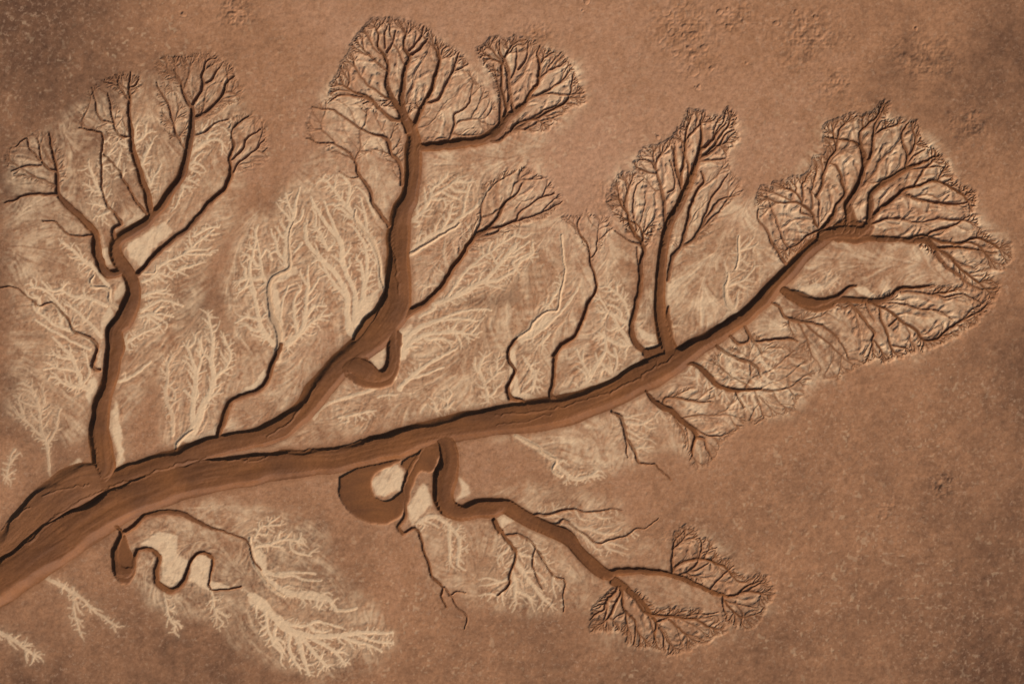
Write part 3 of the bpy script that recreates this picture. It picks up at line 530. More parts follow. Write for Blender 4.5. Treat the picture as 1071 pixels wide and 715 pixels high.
# ------------------------------------------------------------------ branching growth
import heapq
def grow(poly, seeds, sp, rim=None, rsp=2.0, rimw=6.0, noise=0.55, reach=3, mid=None, near=None):
    """drainage tree: cheapest ways from the traced channels to points strewn over the outline.
    Travel along a traced channel is cheaper than across the mud, so rills leave it at an acute angle."""
    poly = np.array(poly, float); x0, y0 = poly.min(0) - 1; x1, y1 = poly.max(0) + 1
    pl = [tuple(p) for p in poly]; c = poly.mean(0)
    sx = np.array([s[:2] for s in seeds]); sc_ = np.array([s[6] for s in seeds]); sr = np.array([s[7] if len(s) > 7 else 0 for s in seeds])
    bx = (sx[:, 0] > x0 - 5) & (sx[:, 0] < x1 + 5) & (sx[:, 1] > y0 - 5) & (sx[:, 1] < y1 + 5)
    sx = sx[bx]; sc_ = sc_[bx]; sr = sr[bx]
    if len(sx) == 0: return None
    inp = inpoly(sx[:, 0] * .93 + c[0] * .07, sx[:, 1] * .93 + c[1] * .07, pl)
    if inp.sum() > 0: sx = sx[inp]; sc_ = sc_[inp]; sr = sr[inp]
    def strew(s_):
        gx, gy = np.meshgrid(np.arange(x0, x1 + s_, s_), np.arange(y0, y1 + s_, s_ * 0.87))
        gx = gx + (np.arange(gx.shape[0]) % 2)[:, None] * s_ / 2
        p = np.stack([gx.ravel(), gy.ravel()], 1) + rng.normal(0, 0.27 * s_, (gx.size, 2))
        return p[inpoly(p[:, 0], p[:, 1], pl)]
    A = strew(sp)
    if rim is not None and len(rim):
        R = strew(rsp); dR = np.sqrt(((R[:, None] - rim[None]) ** 2).sum(2).min(1)); dA = np.sqrt(((A[:, None] - rim[None]) ** 2).sum(2).min(1))
        if mid:
            Mi = strew(mid); dM = np.sqrt(((Mi[:, None] - rim[None]) ** 2).sum(2).min(1))
            A = np.vstack([A[dA > rimw * 2.2], Mi[(dM > rimw) & (dM <= rimw * 2.2)], R[dR <= rimw], rim])
        else: A = np.vstack([A[dA > rimw], R[dR <= rimw], rim])
    dS = np.sqrt(((A[:, None] - sx[None]) ** 2).sum(2).min(1)); A = A[(dS > 1.4) & (dS < (near * (0.55 + 0.9 * (vnoise(A[:, 0], A[:, 1], 9, 81) + .5)) if near else 1e9))]
    P = np.vstack([sx, A]); n0 = len(sx); n = len(P)
    cell = max(sp, 2.0) * 1.0; buck = {}
    for i in range(n): buck.setdefault((int(P[i, 0] // cell), int(P[i, 1] // cell)), []).append(i)
    cost = np.full(n, 1e9); par = np.full(n, -1); done = np.zeros(n, bool); order = []
    hq = []
    for i in range(n0): cost[i] = sc_[i]; hq.append((cost[i], i))
    heapq.heapify(hq)
    loc = np.exp(noise * rng.normal(0, 1, n))
    pe = []
    for i in range(len(poly)):
        q = poly[(i + 1) % len(poly)]; m = max(1, int(np.hypot(*(q - poly[i])) / 2))
        for t in range(m): pe.append(poly[i] + (q - poly[i]) * t / m)
    dE = np.sqrt(((P[:, None] - np.array(pe)[None]) ** 2).sum(2).min(1))
    ew = rimw if (rim is not None and len(rim)) else sp * 1.6
    loc[n0:] *= (1 + 2.6 * np.clip(1 - dE / ew, 0, 1))[n0:]
    Rn = reach * sp * 0.62
    Pl = P.tolist(); cl = cost.tolist(); ll = loc.tolist()
    while hq:
        cc, i = heapq.heappop(hq)
        if done[i]: continue
        done[i] = True; order.append(i)
        xi, yi = Pl[i]; bx_ = int(xi // cell); by_ = int(yi // cell)
        for ax in (-1, 0, 1):
            for ay in (-1, 0, 1):
                for j in buck.get((bx_ + ax, by_ + ay), ()):
                    if done[j] or j < n0: continue
                    dx = Pl[j][0] - xi; dy = Pl[j][1] - yi; L = math.sqrt(dx * dx + dy * dy)
                    if L > Rn: continue
                    nc = cc + L * (0.75 + 0.25 * L / sp) * (ll[j] + ll[i]) * 0.5
                    if nc < cl[j]: cl[j] = nc; par[j] = i; heapq.heappush(hq, (nc, j))
    rid = np.zeros(n, int); rid[:n0] = sr
    for i in order:
        if par[i] >= 0: rid[i] = rid[par[i]]
    w = np.ones(n)
    for i in reversed(order):
        if par[i] >= 0: w[par[i]] += w[i]
    # prune the stubs that end away from the rim
    if rim is not None and len(rim):
        dA = np.sqrt(((P[:, None] - rim[None]) ** 2).sum(2).min(1))
        kill = (w < 2) & (dA > rimw + 1) & (rng.random(n) < 0.6)
        par = np.where(kill, -1, par)
    elif near and near < 10:
        par = np.where((w < 2) & (rng.random(n) < 0.35), -1, par)
    # ease the corners: pull every joint towards its neighbours
    Q = P.copy(); cnt = np.ones(n)
    ch = np.flatnonzero(par >= 0)
    big = {}
    for i in ch:
        p = par[i]
        if p not in big or w[i] > w[big[p]]: big[p] = i
    for _ in range(2):
        Q2 = Q.copy()
        for p, i in big.items():
            if par[p] >= 0: Q2[p] = 0.5 * Q[p] + 0.25 * (Q[par[p]] + Q[i])
        Q = Q2
    return Q, par, w, rid

def stamp_tree(P, par, n, pid, mode, strength=1.0, rc=None, rids=None):
    hwN = 0.42 * n ** 0.30; 
    for i in range(len(P)):
        j = par[i]
        if j < 0: continue
        x0, y0 = P[j]; x1, y1 = P[i]
        if mode == 'fan':
            hw = min(0.30 + 0.12 * n[i] ** 0.45, 1.6); d = min(0.42 + 0.24 * n[i] ** 0.42, 2.2) * strength * (0.55 + 0.75 * rc[i]); R = 3.4
        else:
            hw = min(0.42 + 0.30 * n[i] ** 0.5, 4.0); d = 0.10 + 0.05 * min(n[i], 9) ** .5; R = 5.0 + hw
        sl = window(x0, y0, x1, y1, R + 2)
        if H[sl].size == 0: continue
        dist, t, ex, ey = segdist(sl, x0, y0, x1, y1)
        if mode == 'fan':
            g = np.clip(1 - dist / (hw * 1.5), 0, 1); sh = np.clip(1 - dist / 3.6, 0, 1)
            cand = -(d * g + 0.34 * sh * sh * strength)
            pad = np.clip((2.3 - dist) / 0.6, 0, 1) * max(0.0, strength * 2.2 - 1.2)
            PAD[sl][:] = np.maximum(PAD[sl], pad * strength)
            FANM[sl][:] = np.maximum(FANM[sl], np.clip(1.6 - dist / 3.2, 0, 1))
            h = H[sl]; m = cand < h; h[m] = cand[m]
            o = OWN[sl]; mo = (dist < 3.0) & (o == 0); o[mo] = pid
            WET_SHADE[sl][:] = np.maximum(WET_SHADE[sl], np.clip(1.5 - dist / hw, 0, 1) * min(1, .12 + .10 * n[i] ** .5 + .55 * rc[i] ** 2) * min(1, strength + .1))  # wet tint; near the rim it also paints fine crevice shade into colour
        else:
            g = np.clip(1.25 - dist / hw, 0, 1)
            core = np.clip(1.5 - dist / (hw * 1.25), 0, 1) * min(1.0, 0.62 + 0.12 * n[i] ** .7); halo = np.clip(1 - dist / R, 0, 1) ** 1.2 * 0.20
            v = np.maximum(core, halo) * strength
            PALE[sl][:] = np.maximum(PALE[sl], v)
            h = H[sl]; cand = -d * g; m = (cand < h); h[m] = cand[m]
            o = OWN[sl]; mo = (dist < hw + 1.2) & (o == 0); o[mo] = pid if rids is None else pid[rids[i]]
FANL = [l.split('|') for l in FANS.strip().splitlines()]
FPOLY = [[tuple(p[:2]) for p in parse(l[3])] for l in FANL]
NX = np.array([n[:2] for n in NODES])
for fi, (key, part, sp, co) in enumerate(FANL):
    poly = np.array(FPOLY[fi]); sp = float(sp)
    # outer rim points: not shared with a neighbouring outline and not on a traced channel
    C_, N_ = [], []
    for i in range(len(poly)):
        p = poly[i]; q = poly[(i + 1) % len(poly)]; L = np.linalg.norm(q - p); m = max(1, int(L / 1.15))
        t = ((np.arange(m) + rng.random(m)) / m)[:, None]
        C_.append(p + (q - p) * t); N_.append(np.repeat(np.array([[q[1] - p[1], p[0] - q[0]]]) / (L + 1e-9), m, 0))
    C_ = np.vstack(C_); N_ = np.vstack(N_); ok = np.ones(len(C_), bool)
    for fj, o in enumerate(FPOLY):
        if fj == fi: continue
        for s_ in (3, -3): ok &= ~inpoly(C_[:, 0] + N_[:, 0] * s_, C_[:, 1] + N_[:, 1] * s_, o)
    ok &= ((C_[:, None] - NX[None]) ** 2).sum(2).min(1) > 9
    C_ = C_[ok]; N_ = N_[ok]
    # ragged rim: bays and lobes a few units deep
    if len(C_):
        wob = 5.5 * vnoise(C_[:, 0], C_[:, 1], 9, 51) + 2.6 * vnoise(C_[:, 0], C_[:, 1], 3.4, 52) - 0.5
        E = C_ + N_ * (wob[:, None] + rng.normal(0, .5, (len(C_), 1)))
        E = E[rng.random(len(E)) < (0.85 if part == 'fan_head' else 0.55 if key == 'A' else 0.75)]
    else: E = None
    if E is not None and len(E) < 3: E = None
    head = part == 'fan_head'
    r = grow(poly, [nd for nd in NODES if nd[4] == key], 6.2 if head else 7.0, rim=E, rsp=2.2 if head else 3.2, rimw=6.5 if head else 4, mid=3.8 if head else None)
    if r is None: print('no seeds', key); continue
    pid = new_part(key, part)
    rc = np.clip(1 - np.sqrt(((r[0][:, None] - E[None]) ** 2).sum(2).min(1)) / 16, 0, 1) if E is not None else np.zeros(len(r[0]))
    stamp_tree(*r[:3], pid, 'fan', {'A': 0.55, 'I': 0.55, 'B': 0.95, 'L': .62, 'N': .62, 'Z': .62}.get(key, 1.0) * (1.0 if part == 'fan_head' else 0.62 if key in 'BH' else 0.8 if key == 'A' else 1.0), rc)
print('fans', time.time() - T0)
sid = {}
for line in SILT.strip().splitlines():
    key, sp, st, root, co = line.split('|')
    poly = [p[:2] for p in parse(co)]
    keys_ = list(THINGS); seeds = [q + (keys_.index(q[4]),) for q in NODES]
    if root != '-':
        seeds = []; KS = []; KR = []; rix_n = 0
        for rt in root.split(';'):
            K = catmull(parse(rt), 2.0); KS.append(K); b0 = 0.0
            if seeds:
                dn = [(q_[0] - K[0, 0]) ** 2 + (q_[1] - K[0, 1]) ** 2 for q_ in seeds]; j_ = int(np.argmin(dn)); b0 = seeds[j_][6] if dn[j_] < 150 else 0.0; rix = seeds[j_][7] if dn[j_] < 36 else rix_n
            else: rix = 0
            if rix == rix_n: rix_n += 1
            KR.append(rix)
            seeds += [(K[q, 0], K[q, 1], 0, 0, '', 1, b0 + 1.2 * q, rix) for q in range(len(K))]
    if root == '-': rix_n = len(keys_)
    pid = [new_part('silt_' + key, 'silt_branch') for _ in range(rix_n)]; sid.setdefault(key, []).extend(pid)
    r = grow(poly, seeds, 3.5 if root != '-' else float(sp) * 1.2, noise=0.65, near=9.8 if root != '-' else 22)
    if root != '-':
        for q, K, rk in [(q, K, rk) for K, rk in zip(KS, KR) for q in range(len(K) - 1)]:
            x0, y0, w0 = K[q]; x1, y1, w1 = K[q + 1]; w0 = max(w0 * 1.0, 1.3); sl = window(x0, y0, x1, y1, 12)
            if H[sl].size == 0: continue
            dist, t, ex, ey = segdist(sl, x0, y0, x1, y1); hw = w0 / 2 + .35
            PALE[sl][:] = np.maximum(PALE[sl], 0.32 * float(st) * np.clip(1 - dist / (hw + 6), 0, 1))
            PALE[sl][:] = np.maximum(PALE[sl], np.clip((hw + 0.9 - dist) / 1.1, 0, 1) * float(st))
            h = H[sl]; cand = -0.22 * np.clip(1.25 - (dist / hw) ** 2, 0, 1); m = cand < h; h[m] = cand[m]
            o = OWN[sl]; mo = (dist < hw + 1.2) & (o == 0); o[mo] = pid[rk]
    if r is None: print('no seeds silt', key); continue
    stamp_tree(*r[:3], pid, 'silt', float(st), None, r[3])
print('silt', time.time() - T0)
for line in PATCH.strip().splitlines():
    poly = [tuple(p[:2]) for p in parse(line)]
    a = np.array(poly); x0, y0 = a.min(0); x1, y1 = a.max(0)
    sl = window(x0, y0, x1, y1, 3)
    m = inpoly(XW[sl] + 3.5 * vnoise(X[sl], Y[sl], 6, 71), YW[sl] + 3.5 * vnoise(X[sl], Y[sl], 6, 72), poly).astype(np.float32)
    m = blur(m, 3) * (WET_SHADE[sl] < 0.45) * (0.93 + 0.5 * vnoise(X[sl], Y[sl], 5, 73))
    PALE[sl][:] = np.maximum(PALE[sl], m)
def blur(a, k):
    for _ in range(k):
        a = a.copy(); b = a.copy()
        b[1:-1] = 0.25 * a[:-2] + 0.5 * a[1:-1] + 0.25 * a[2:]
        a = b.copy(); a[:, 1:-1] = 0.25 * b[:, :-2] + 0.5 * b[:, 1:-1] + 0.25 * b[:, 2:]
    return a
def box(a, r):
    def one(a, r):
        c = np.cumsum(np.pad(a, ((r + 1, r), (0, 0)), mode='edge'), axis=0, dtype=np.float64); return ((c[2 * r + 1:] - c[:-2 * r - 1]) / (2 * r + 1)).astype(np.float32)
    for _ in range(2): a = one(a, r); a = one(a.T, r).T
    return a
TERR = """
.85|P:25,160 80,110 130,80 240,72 272,150 235,240 200,330 170,380 130,440 70,470 10,430 0,300 5,190
1.0|P:245,235 320,195 340,110 375,35 400,22 460,35 495,60 560,42 605,75 605,115 560,150 590,200 600,228 645,228 640,190 670,160 705,140 720,117 765,118 770,150 765,175 775,203 795,205 830,182 865,130 925,104 962,128 1000,190 1058,268 1040,310 985,360 925,380 865,398 830,428 770,448 735,492 690,460 640,500 600,505 540,455 500,450 470,435 380,465 300,465 175,462 165,350 205,320 235,350
.75|P:425,535 480,520 540,505 650,525 668,560 620,600 600,635 540,645 495,620 455,605
.85|P:150,520 235,525 340,545 350,570 380,625 415,660 400,690 330,712 280,690 235,660 160,640 140,600
.45|P:600,640 640,590 680,560 740,555 800,600 810,625 780,660 700,685 640,670
"""
TR = np.zeros_like(H)
wx = X + 22 * vnoise(X, Y, 34, 61) + 8 * vnoise(X, Y, 11, 62); wy = Y + 22 * vnoise(X, Y, 34, 63) + 8 * vnoise(X, Y, 11, 64)
for l in TERR.strip().splitlines():
    st, co = l.split('|'); TR = np.maximum(TR, float(st) * inpoly(wx, wy, [tuple(p[:2]) for p in parse(co)]))
TR = box(TR.astype(np.float32), 7)
BROADPALE = box(PALE, 11)
# ------------------------------------------------------------------ pits on the open flat
PITS = [('8', 665, 200, 15), ('8', 773, 176, 16), ('8', 733, 268, 21), ('8', 750, 325, 13), ('8', 700, 100, 14), ('8', 655, 125, 14), ('8', 730, 130, 14), ('8', 800, 258, 12), ('8', 865, 100, 14), ('8', 830, 45, 12), ('8', 930, 240, 10),
        ('8', 340, 5, 12), ('8', 690, 130, 10), ('8', 715, 178, 10), ('12', 75, 85, 13), ('12', 150, 50, 12), ('12', 600, 115, 9), ('12', 225, 65, 12), ('12', 820, 430, 18), ('12', 255, 160, 9), ('0', 890, 20, 26), ('0', 865, 55, 16), ('0', 690, 58, 12), ('8', 320, 40, 7), ('8', 860, 28, 10), ('8', 600, 508, 8)]
pit_ids = []
for k, (t, px, py, r) in enumerate(PITS):
    u0, v0 = TILE[t]; cx = u0 + px / S; cy = v0 + py / S; rr = r / S
    sl = window(cx, cy, cx, cy, rr * 2 + 3)
    dist, _, ex, ey = segdist(sl, cx, cy, cx + .01, cy)
    dist = np.sqrt(ex ** 2 + (ey * 1.15) ** 2) + 3.2 * vnoise(X[sl], Y[sl], 3.0, k) + 1.2 * vnoise(X[sl], Y[sl], 1.5, k + 5)
    am = 0.7 + 0.6 * RT[k, 3]
    H[sl][:] += -0.75 * am * np.clip(1 - (dist / rr) ** 2, 0, 1) + 0.26 * np.exp(-((dist - rr * 1.1) / 0.9) ** 2)
    pid = new_part('pit_%d' % k, 'pit'); OWN[sl][(dist < rr * 1.15) & (OWN[sl] == 0)] = pid
# ------------------------------------------------------------------ final height and soil fields
Z = H.copy()
Z -= CARVE * (OWN > 0)
Z -= 0.55 * PAD
g = fbm(X, Y, 60, 31, 3)
pebble = fbm(X, Y, 5.0, 32, 4, 0.62)
# drainage streaks: noise combed along the way water takes to the nearest channel
cs = 5.0; gxs = np.arange(-20, 1095, cs); gys = np.arange(-20, 740, cs); GX, GY = np.meshgrid(gxs, gys)
NA = np.array([n_[:6] for n_ in [q[:4] + (q[5], q[5]) for q in NODES]], float)
pts_ = np.stack([GX.ravel(), GY.ravel()], 1); FX = np.zeros(len(pts_)); FY = np.zeros(len(pts_))
for b0 in range(0, len(pts_), 2500):
    p_ = pts_[b0:b0 + 2500]; d2 = (p_[:, 0:1] - NA[None, :, 0]) ** 2 + (p_[:, 1:2] - NA[None, :, 1]) ** 2
    wgt = 1.0 / (d2 + 30.0) ** 1.5
    dd_ = np.sqrt(d2) + 1e-6
    FX[b0:b0 + 2500] = (wgt * (0.75 * NA[None, :, 2] + (p_[:, 0:1] - NA[None, :, 0]) / dd_)).sum(1); FY[b0:b0 + 2500] = (wgt * (0.75 * NA[None, :, 3] + (p_[:, 1:2] - NA[None, :, 1]) / dd_)).sum(1)
ln_ = np.hypot(FX, FY) + 1e-9; FX = (FX / ln_).reshape(GX.shape); FY = (FY / ln_).reshape(GX.shape)
def samp(G, x, y):
    a = np.clip((x - gxs[0]) / cs, 0, G.shape[1] - 1.001); b = np.clip((y - gys[0]) / cs, 0, G.shape[0] - 1.001)
    i = a.astype(np.int32); j = b.astype(np.int32); a = a - i; b = b - j
    return (G[j, i] * (1 - a) + G[j, i + 1] * a) * (1 - b) + (G[j + 1, i] * (1 - a) + G[j + 1, i + 1] * a) * b
LIC = np.zeros_like(H); LIC2 = np.zeros_like(H)
iy0, iy1 = np.searchsorted(ys, -10), np.searchsorted(ys, 725); ix0, ix1 = np.searchsorted(xs, -10), np.searchsorted(xs, 1081)
sub = (slice(iy0, iy1), slice(ix0, ix1)); px0 = X[sub]; py0 = Y[sub]
for sgn in (1, -1):
    px = px0.copy(); py = py0.copy()
    for k_ in range(6):
        fx = samp(FX, px, py); fy = samp(FY, px, py)
        fx = fx + 0.7 * vnoise(px, py, 12, 91); fy = fy + 0.7 * vnoise(px, py, 12, 92)
        px = (px + sgn * 1.5 * fx).astype(np.float32); py = (py + sgn * 1.5 * fy).astype(np.float32)
        LIC[sub] += vnoise(px, py, 1.9, 93); 
        if k_ % 2: LIC2[sub] += vnoise(px0 + (px - px0) * 2.2, py0 + (py - py0) * 2.2, 4.4, 94)
TXg = np.zeros(len(pts_)); TYg = np.zeros(len(pts_))
for b0 in range(0, len(pts_), 2500):
    p_ = pts_[b0:b0 + 2500]; d2 = (p_[:, 0:1] - NA[None, :, 0]) ** 2 + (p_[:, 1:2] - NA[None, :, 1]) ** 2
    wgt = NA[None, :, 5] ** 2 / (d2 + 20.0) ** 1.8
    TXg[b0:b0 + 2500] = (wgt * NA[None, :, 2]).sum(1); TYg[b0:b0 + 2500] = (wgt * NA[None, :, 3]).sum(1)
ln_ = np.hypot(TXg, TYg) + 1e-9; TXg = (TXg / ln_).reshape(GX.shape); TYg = (TYg / ln_).reshape(GX.shape)
BL = np.zeros_like(H); BL2 = np.zeros_like(H)
bm = np.zeros(H.shape, bool); bm[sub] = (FLOOR[sub] > 0.02); bx0 = X[bm]; by0 = Y[bm]; a1 = np.zeros(len(bx0), np.float32); a2 = a1.copy()
for sgn in (1, -1):
    px = bx0.copy(); py = by0.copy()
    for k_ in range(10):
        px = (px + sgn * 2.2 * (samp(TXg, px, py) + 0.25 * vnoise(px, py, 14, 95))).astype(np.float32); py = (py + sgn * 2.2 * (samp(TYg, px, py) + 0.25 * vnoise(px, py, 14, 96))).astype(np.float32)
        a1 += vnoise(px, py, 1.7, 97); a2 += vnoise(px, py, 5.0, 98)
BL[bm] = a1 / 20 * 5.0; BL2[bm] = a2 / 20 * 3.4
LIC = LIC / 12 * 4.2; LIC2 = LIC2 / 6 * 3.2
print('combed', time.time() - T0)
lines = BL
Z += FLOOR * (0.17 * BL * (0.3 + 1.7 * np.clip(vnoise(X, Y, 30, 25) + .3, 0, 1)) + 0.42 * BL2 + 0.26 * fbm(X, Y, 6, 23, 4))
inner = np.clip(BROADPALE * 1.5 + 0.40 * TR, 0, 1)
wx = X + 5 * vnoise(X, Y, 9, 35); wy = Y + 5 * vnoise(X, Y, 9, 36)
worm = 1 - np.abs(vnoise(wx, wy, 3.4, 33)) * 4
worm2 = 1 - np.abs(vnoise(wx, wy, 6.2, 34)) * 4
open_ = (1 - np.clip(WET_SHADE * 1.4, 0, 1))
Z += open_ * (0.22 * pebble + 0.8 * g)
Z += open_ * inner * (0.16 * np.clip(worm, -1, 1) + 0.14 * np.clip(worm2, -1, 1) + 0.35 * LIC + 0.55 * LIC2) * (1 - 0.8 * np.clip(PALE, 0, 1))
FANM = blur(np.clip(FANM, 0, 1), 2)
Z += open_ * FANM * (0.30 * fbm(X, Y, 7, 37, 3) + 0.40 * LIC + 0.45 * LIC2)
# mottled pale ground wherever silt is spread widely
PALE = np.maximum(PALE, inner * open_ * np.clip(0.15 + 0.24 * np.clip(worm, -1, 1) + 0.55 * fbm(X, Y, 14, 38, 4), 0, 0.45))
PALE = np.maximum(PALE, TR * open_ * (1 - 0.6 * np.clip(box(np.clip(PALE * 1.5 - .4, 0, 1), 6) * 2.4, 0, 1)) * np.clip(0.31 + 0.50 * fbm(X, Y, 20, 40, 5, 0.62) + 0.34 * LIC + 0.48 * LIC2, 0.0, 0.9))
PALE *= np.clip(1 + 0.5 * fbm(X, Y, 10, 39, 3), 0.4, 1.15) * (1 - np.clip(PALE * 1.6 - .6, 0, 1)) + np.clip(PALE * 1.6 - .6, 0, 1) * (1 + 0.16 * fbm(X, Y, 6, 45, 3))
REG = np.zeros_like(H)
for (a, b, r) in [(80, 60, 130), (200, 60, 110), (20, 200, 80), (900, 480, 110), (980, 420, 90), (960, 560, 110), (830, 640, 130), (1000, 640, 100), (700, 660, 80), (430, 680, 120), (760, 540, 60), (300, 130, 60), (600, 190, 90), (820, 170, 60)]:
    REG = np.maximum(REG, np.exp(-((X - a) ** 2 + (Y - b) ** 2) / (r * r)))
REG = np.clip(REG * (1.0 + 1.6 * fbm(X, Y, 40, 101, 3)), 0, 1)
fk = vnoise(X + 1.5 * vnoise(X, Y, 3, 104), Y, 2.6, 102) + 0.55 * vnoise(X, Y, 6.5, 103)
FK = np.clip((fk - 0.30) * 5, 0, 1) * (0.12 + 0.88 * REG) * open_ * (1 - np.clip(TR * 1.6, 0, 1))
fk2 = vnoise(X, Y, 1.8, 105) + 0.4 * vnoise(X, Y, 9, 106)
FK = np.maximum(FK, np.clip((fk2 - 0.42) * 6, 0, 1) * 0.5 * open_ * (1 - np.clip(TR, 0, 1)))
PALE = np.maximum(PALE, 0.27 * FK); Z += 0.12 * FK
PALE = np.clip(PALE, 0, 1)
damp_vignette = np.zeros_like(H)
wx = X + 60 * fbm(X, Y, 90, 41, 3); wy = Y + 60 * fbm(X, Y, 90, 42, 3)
for (a, b, r, s) in DAMP_VIGNETTE: damp_vignette = np.maximum(damp_vignette, s * np.exp(-((wx - a) ** 2 + (wy - b) ** 2) / (r * r)))
for (a, b, r, s) in LIGHTSOIL: damp_vignette = damp_vignette - s * 0.8 * np.exp(-((wx - a) ** 2 + (wy - b) ** 2) / (r * r))
damp_vignette = damp_vignette + 0.45 * inner * open_ * (np.clip(0.7 - PALE * 2.2, 0, 1) + 0.5 * np.clip(-worm2, 0, 1))
damp_vignette = np.clip(0.46 + 0.46 * damp_vignette + 0.16 * fbm(X, Y, 70, 43, 5, 0.6) + 0.16 * fbm(X, Y, 9, 44, 3), 0, 1)
# rough, broken crust in a few places of the open flat
RGH = np.zeros_like(H)
for (a, b, r) in [(712, 30, 36), (730, 60, 26), (770, 22, 22), (845, 40, 36), (875, 90, 22), (965, 60, 34), (1015, 130, 22), (250, 12, 22), (900, 130, 26), (985, 505, 14), (930, 530, 12), (560, 40, 20), (640, 205, 22), (480, 180, 16), (700, 560, 12)]:
    RGH = np.maximum(RGH, np.exp(-((wx2 := X + 14 * vnoise(X, Y, 16, 65)) - a) ** 2 / (r * r) - ((Y + 14 * vnoise(X, Y, 16, 66)) - b) ** 2 / (r * r * .6)))
cells = 1 - np.abs(vnoise(X + 2 * vnoise(X, Y, 3, 68), Y, 4.2, 67)) * 4
Z += RGH * open_ * (0.45 * np.clip(cells, -1, 1) + 0.8 * fbm(X, Y, 4, 69, 3)) * (1 - np.clip(TR * 2, 0, 1))
damp_vignette = np.clip(damp_vignette + 0.28 * RGH * np.clip(fbm(X, Y, 6, 70, 3) * 2 + .3, 0, 1), 0, 1)
# soft grain: outward fade of the relief where the grid gets coarse
far = np.clip(np.maximum(np.maximum(-X - 380, X - 1451), np.maximum(-Y - 380, Y - 1095)) / 40, 0, 1)
Z *= (1 - far)
# normals
dzx = np.gradient(Z, axis=1) / np.gradient(xs)[None, :]
dzy = np.gradient(Z, axis=0) / np.gradient(ys)[:, None]
N = np.stack([-dzx, dzy, np.ones_like(Z)], 2); N /= np.linalg.norm(N, axis=2)[..., None]
CO = np.stack([(X - CU) * U, -(Y - CV) * U, Z * U], 2).astype(np.float32).reshape(-1, 3)
NF = N.reshape(-1, 3).astype(np.float32)
BED = np.clip(0.40 + 0.13 * BL + 0.20 * BL2 + 0.40 * fbm(X, Y, 30, 111, 4), 0, 1)
COL = np.stack([PALE, WET_SHADE, damp_vignette, BED], 2).reshape(-1, 4).astype(np.float32)
print('fields', time.time() - T0)
# ------------------------------------------------------------------ material
def mat():
    m = bpy.data.materials.new('silty_mud'); m.use_nodes = True
    nt = m.node_tree; n = nt.nodes; L = nt.links; n.clear()
    out = n.new('ShaderNodeOutputMaterial'); b = n.new('ShaderNodeBsdfPrincipled'); L.new(b.outputs[0], out.inputs[0])
    at = n.new('ShaderNodeAttribute'); at.attribute_name = 'soil'
    sep = n.new('ShaderNodeSeparateColor'); L.new(at.outputs['Color'], sep.inputs[0])
    geo = n.new('ShaderNodeNewGeometry')
    def noise(scale, det=4, rough=0.6, dist=0.0):
        t = n.new('ShaderNodeTexNoise'); t.inputs['Scale'].default_value = scale; t.inputs['Detail'].default_value = det
        t.inputs['Roughness'].default_value = rough; t.inputs['Distortion'].default_value = dist
        L.new(geo.outputs['Position'], t.inputs['Vector']); return t.outputs[0]
    def ramp(sock, *st):
        r = n.new('ShaderNodeValToRGB'); e = r.color_ramp.elements
        while len(e) < len(st): e.new(0.5)
        for i, (p, c) in enumerate(st): e[i].position = p; e[i].color = tuple(c) + (1,)
        L.new(sock, r.inputs[0]); return r.outputs[0]
    def mix(f, a, c, mode='MIX'):
        x = n.new('ShaderNodeMix'); x.data_type = 'RGBA'; x.blend_type = mode
        for s, v in ((0, f), (6, a), (7, c)):
            if isinstance(v, (int, float)): x.inputs[s].default_value = v
            elif isinstance(v, tuple): x.inputs[s].default_value = v + (1,)
            else: L.new(v, x.inputs[s])
        return x.outputs[2]
    def math_(op, a, c=0.0, clamp=False):
        x = n.new('ShaderNodeMath'); x.operation = op; x.use_clamp = clamp
        for s, v in ((0, a), (1, c)):
            if isinstance(v, (int, float)): x.inputs[s].default_value = v
            else: L.new(v, x.inputs[s])
        return x.outputs[0]
    base = ramp(sep.outputs[2], (0.1, C_LIGHT), (0.5, C_MID), (1.0, C_DAMP_VIGNETTE))
    base = mix(1.0, base, ramp(noise(0.9, 6, 0.7), (0.3, (.72, .71, .70)), (0.5, (1, 1, 1)), (0.72, (1.22, 1.24, 1.27))), 'MULTIPLY')
    # pale flecks scattered over the crust
    fl = math_('MULTIPLY', ramp(noise(0.8, 7, 0.72, 0.25), (0.53, (0, 0, 0)), (0.66, (1, 1, 1))), ramp(noise(0.05, 3, 0.6), (0.35, (.12, .12, .12)), (0.65, (.6, .6, .6))))
    base = mix(fl, base, C_FLECK)
    pale = math_('MULTIPLY', sep.outputs[0], ramp(noise(2.2, 4, 0.65), (0.25, (.8, .8, .8)), (0.6, (1.08, 1.08, 1.08))), True)
    c = mix(pale, base, C_PALE)
    wetc = ramp(at.outputs['Alpha'], (0.1, C_WET1), (0.9, C_WET2))
    wetc = mix(1.0, wetc, ramp(noise(1.6, 4, 0.65), (0.25, (.86, .86, .86)), (0.75, (1.12, 1.12, 1.12))), 'MULTIPLY')
    wet_shade = math_('MULTIPLY', sep.outputs[1], 1.0)
    c = mix(wet_shade, c, wetc)
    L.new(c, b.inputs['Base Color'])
    rr = n.new('ShaderNodeMapRange'); L.new(wet_shade, rr.inputs[0]); rr.inputs[3].default_value = 0.95; rr.inputs[4].default_value = 0.62
    L.new(rr.outputs[0], b.inputs['Roughness']); b.inputs['Specular IOR Level'].default_value = 0.2
    bp = n.new('ShaderNodeBump'); bp.inputs['Strength'].default_value = 0.55; bp.inputs['Distance'].default_value = 0.12
    L.new(math_('ADD', noise(1.7, 5, 0.7), math_('MULTIPLY', noise(4.5, 4, 0.7), 0.35)), bp.inputs['Height']); L.new(bp.outputs[0], b.inputs['Normal'])
    return m
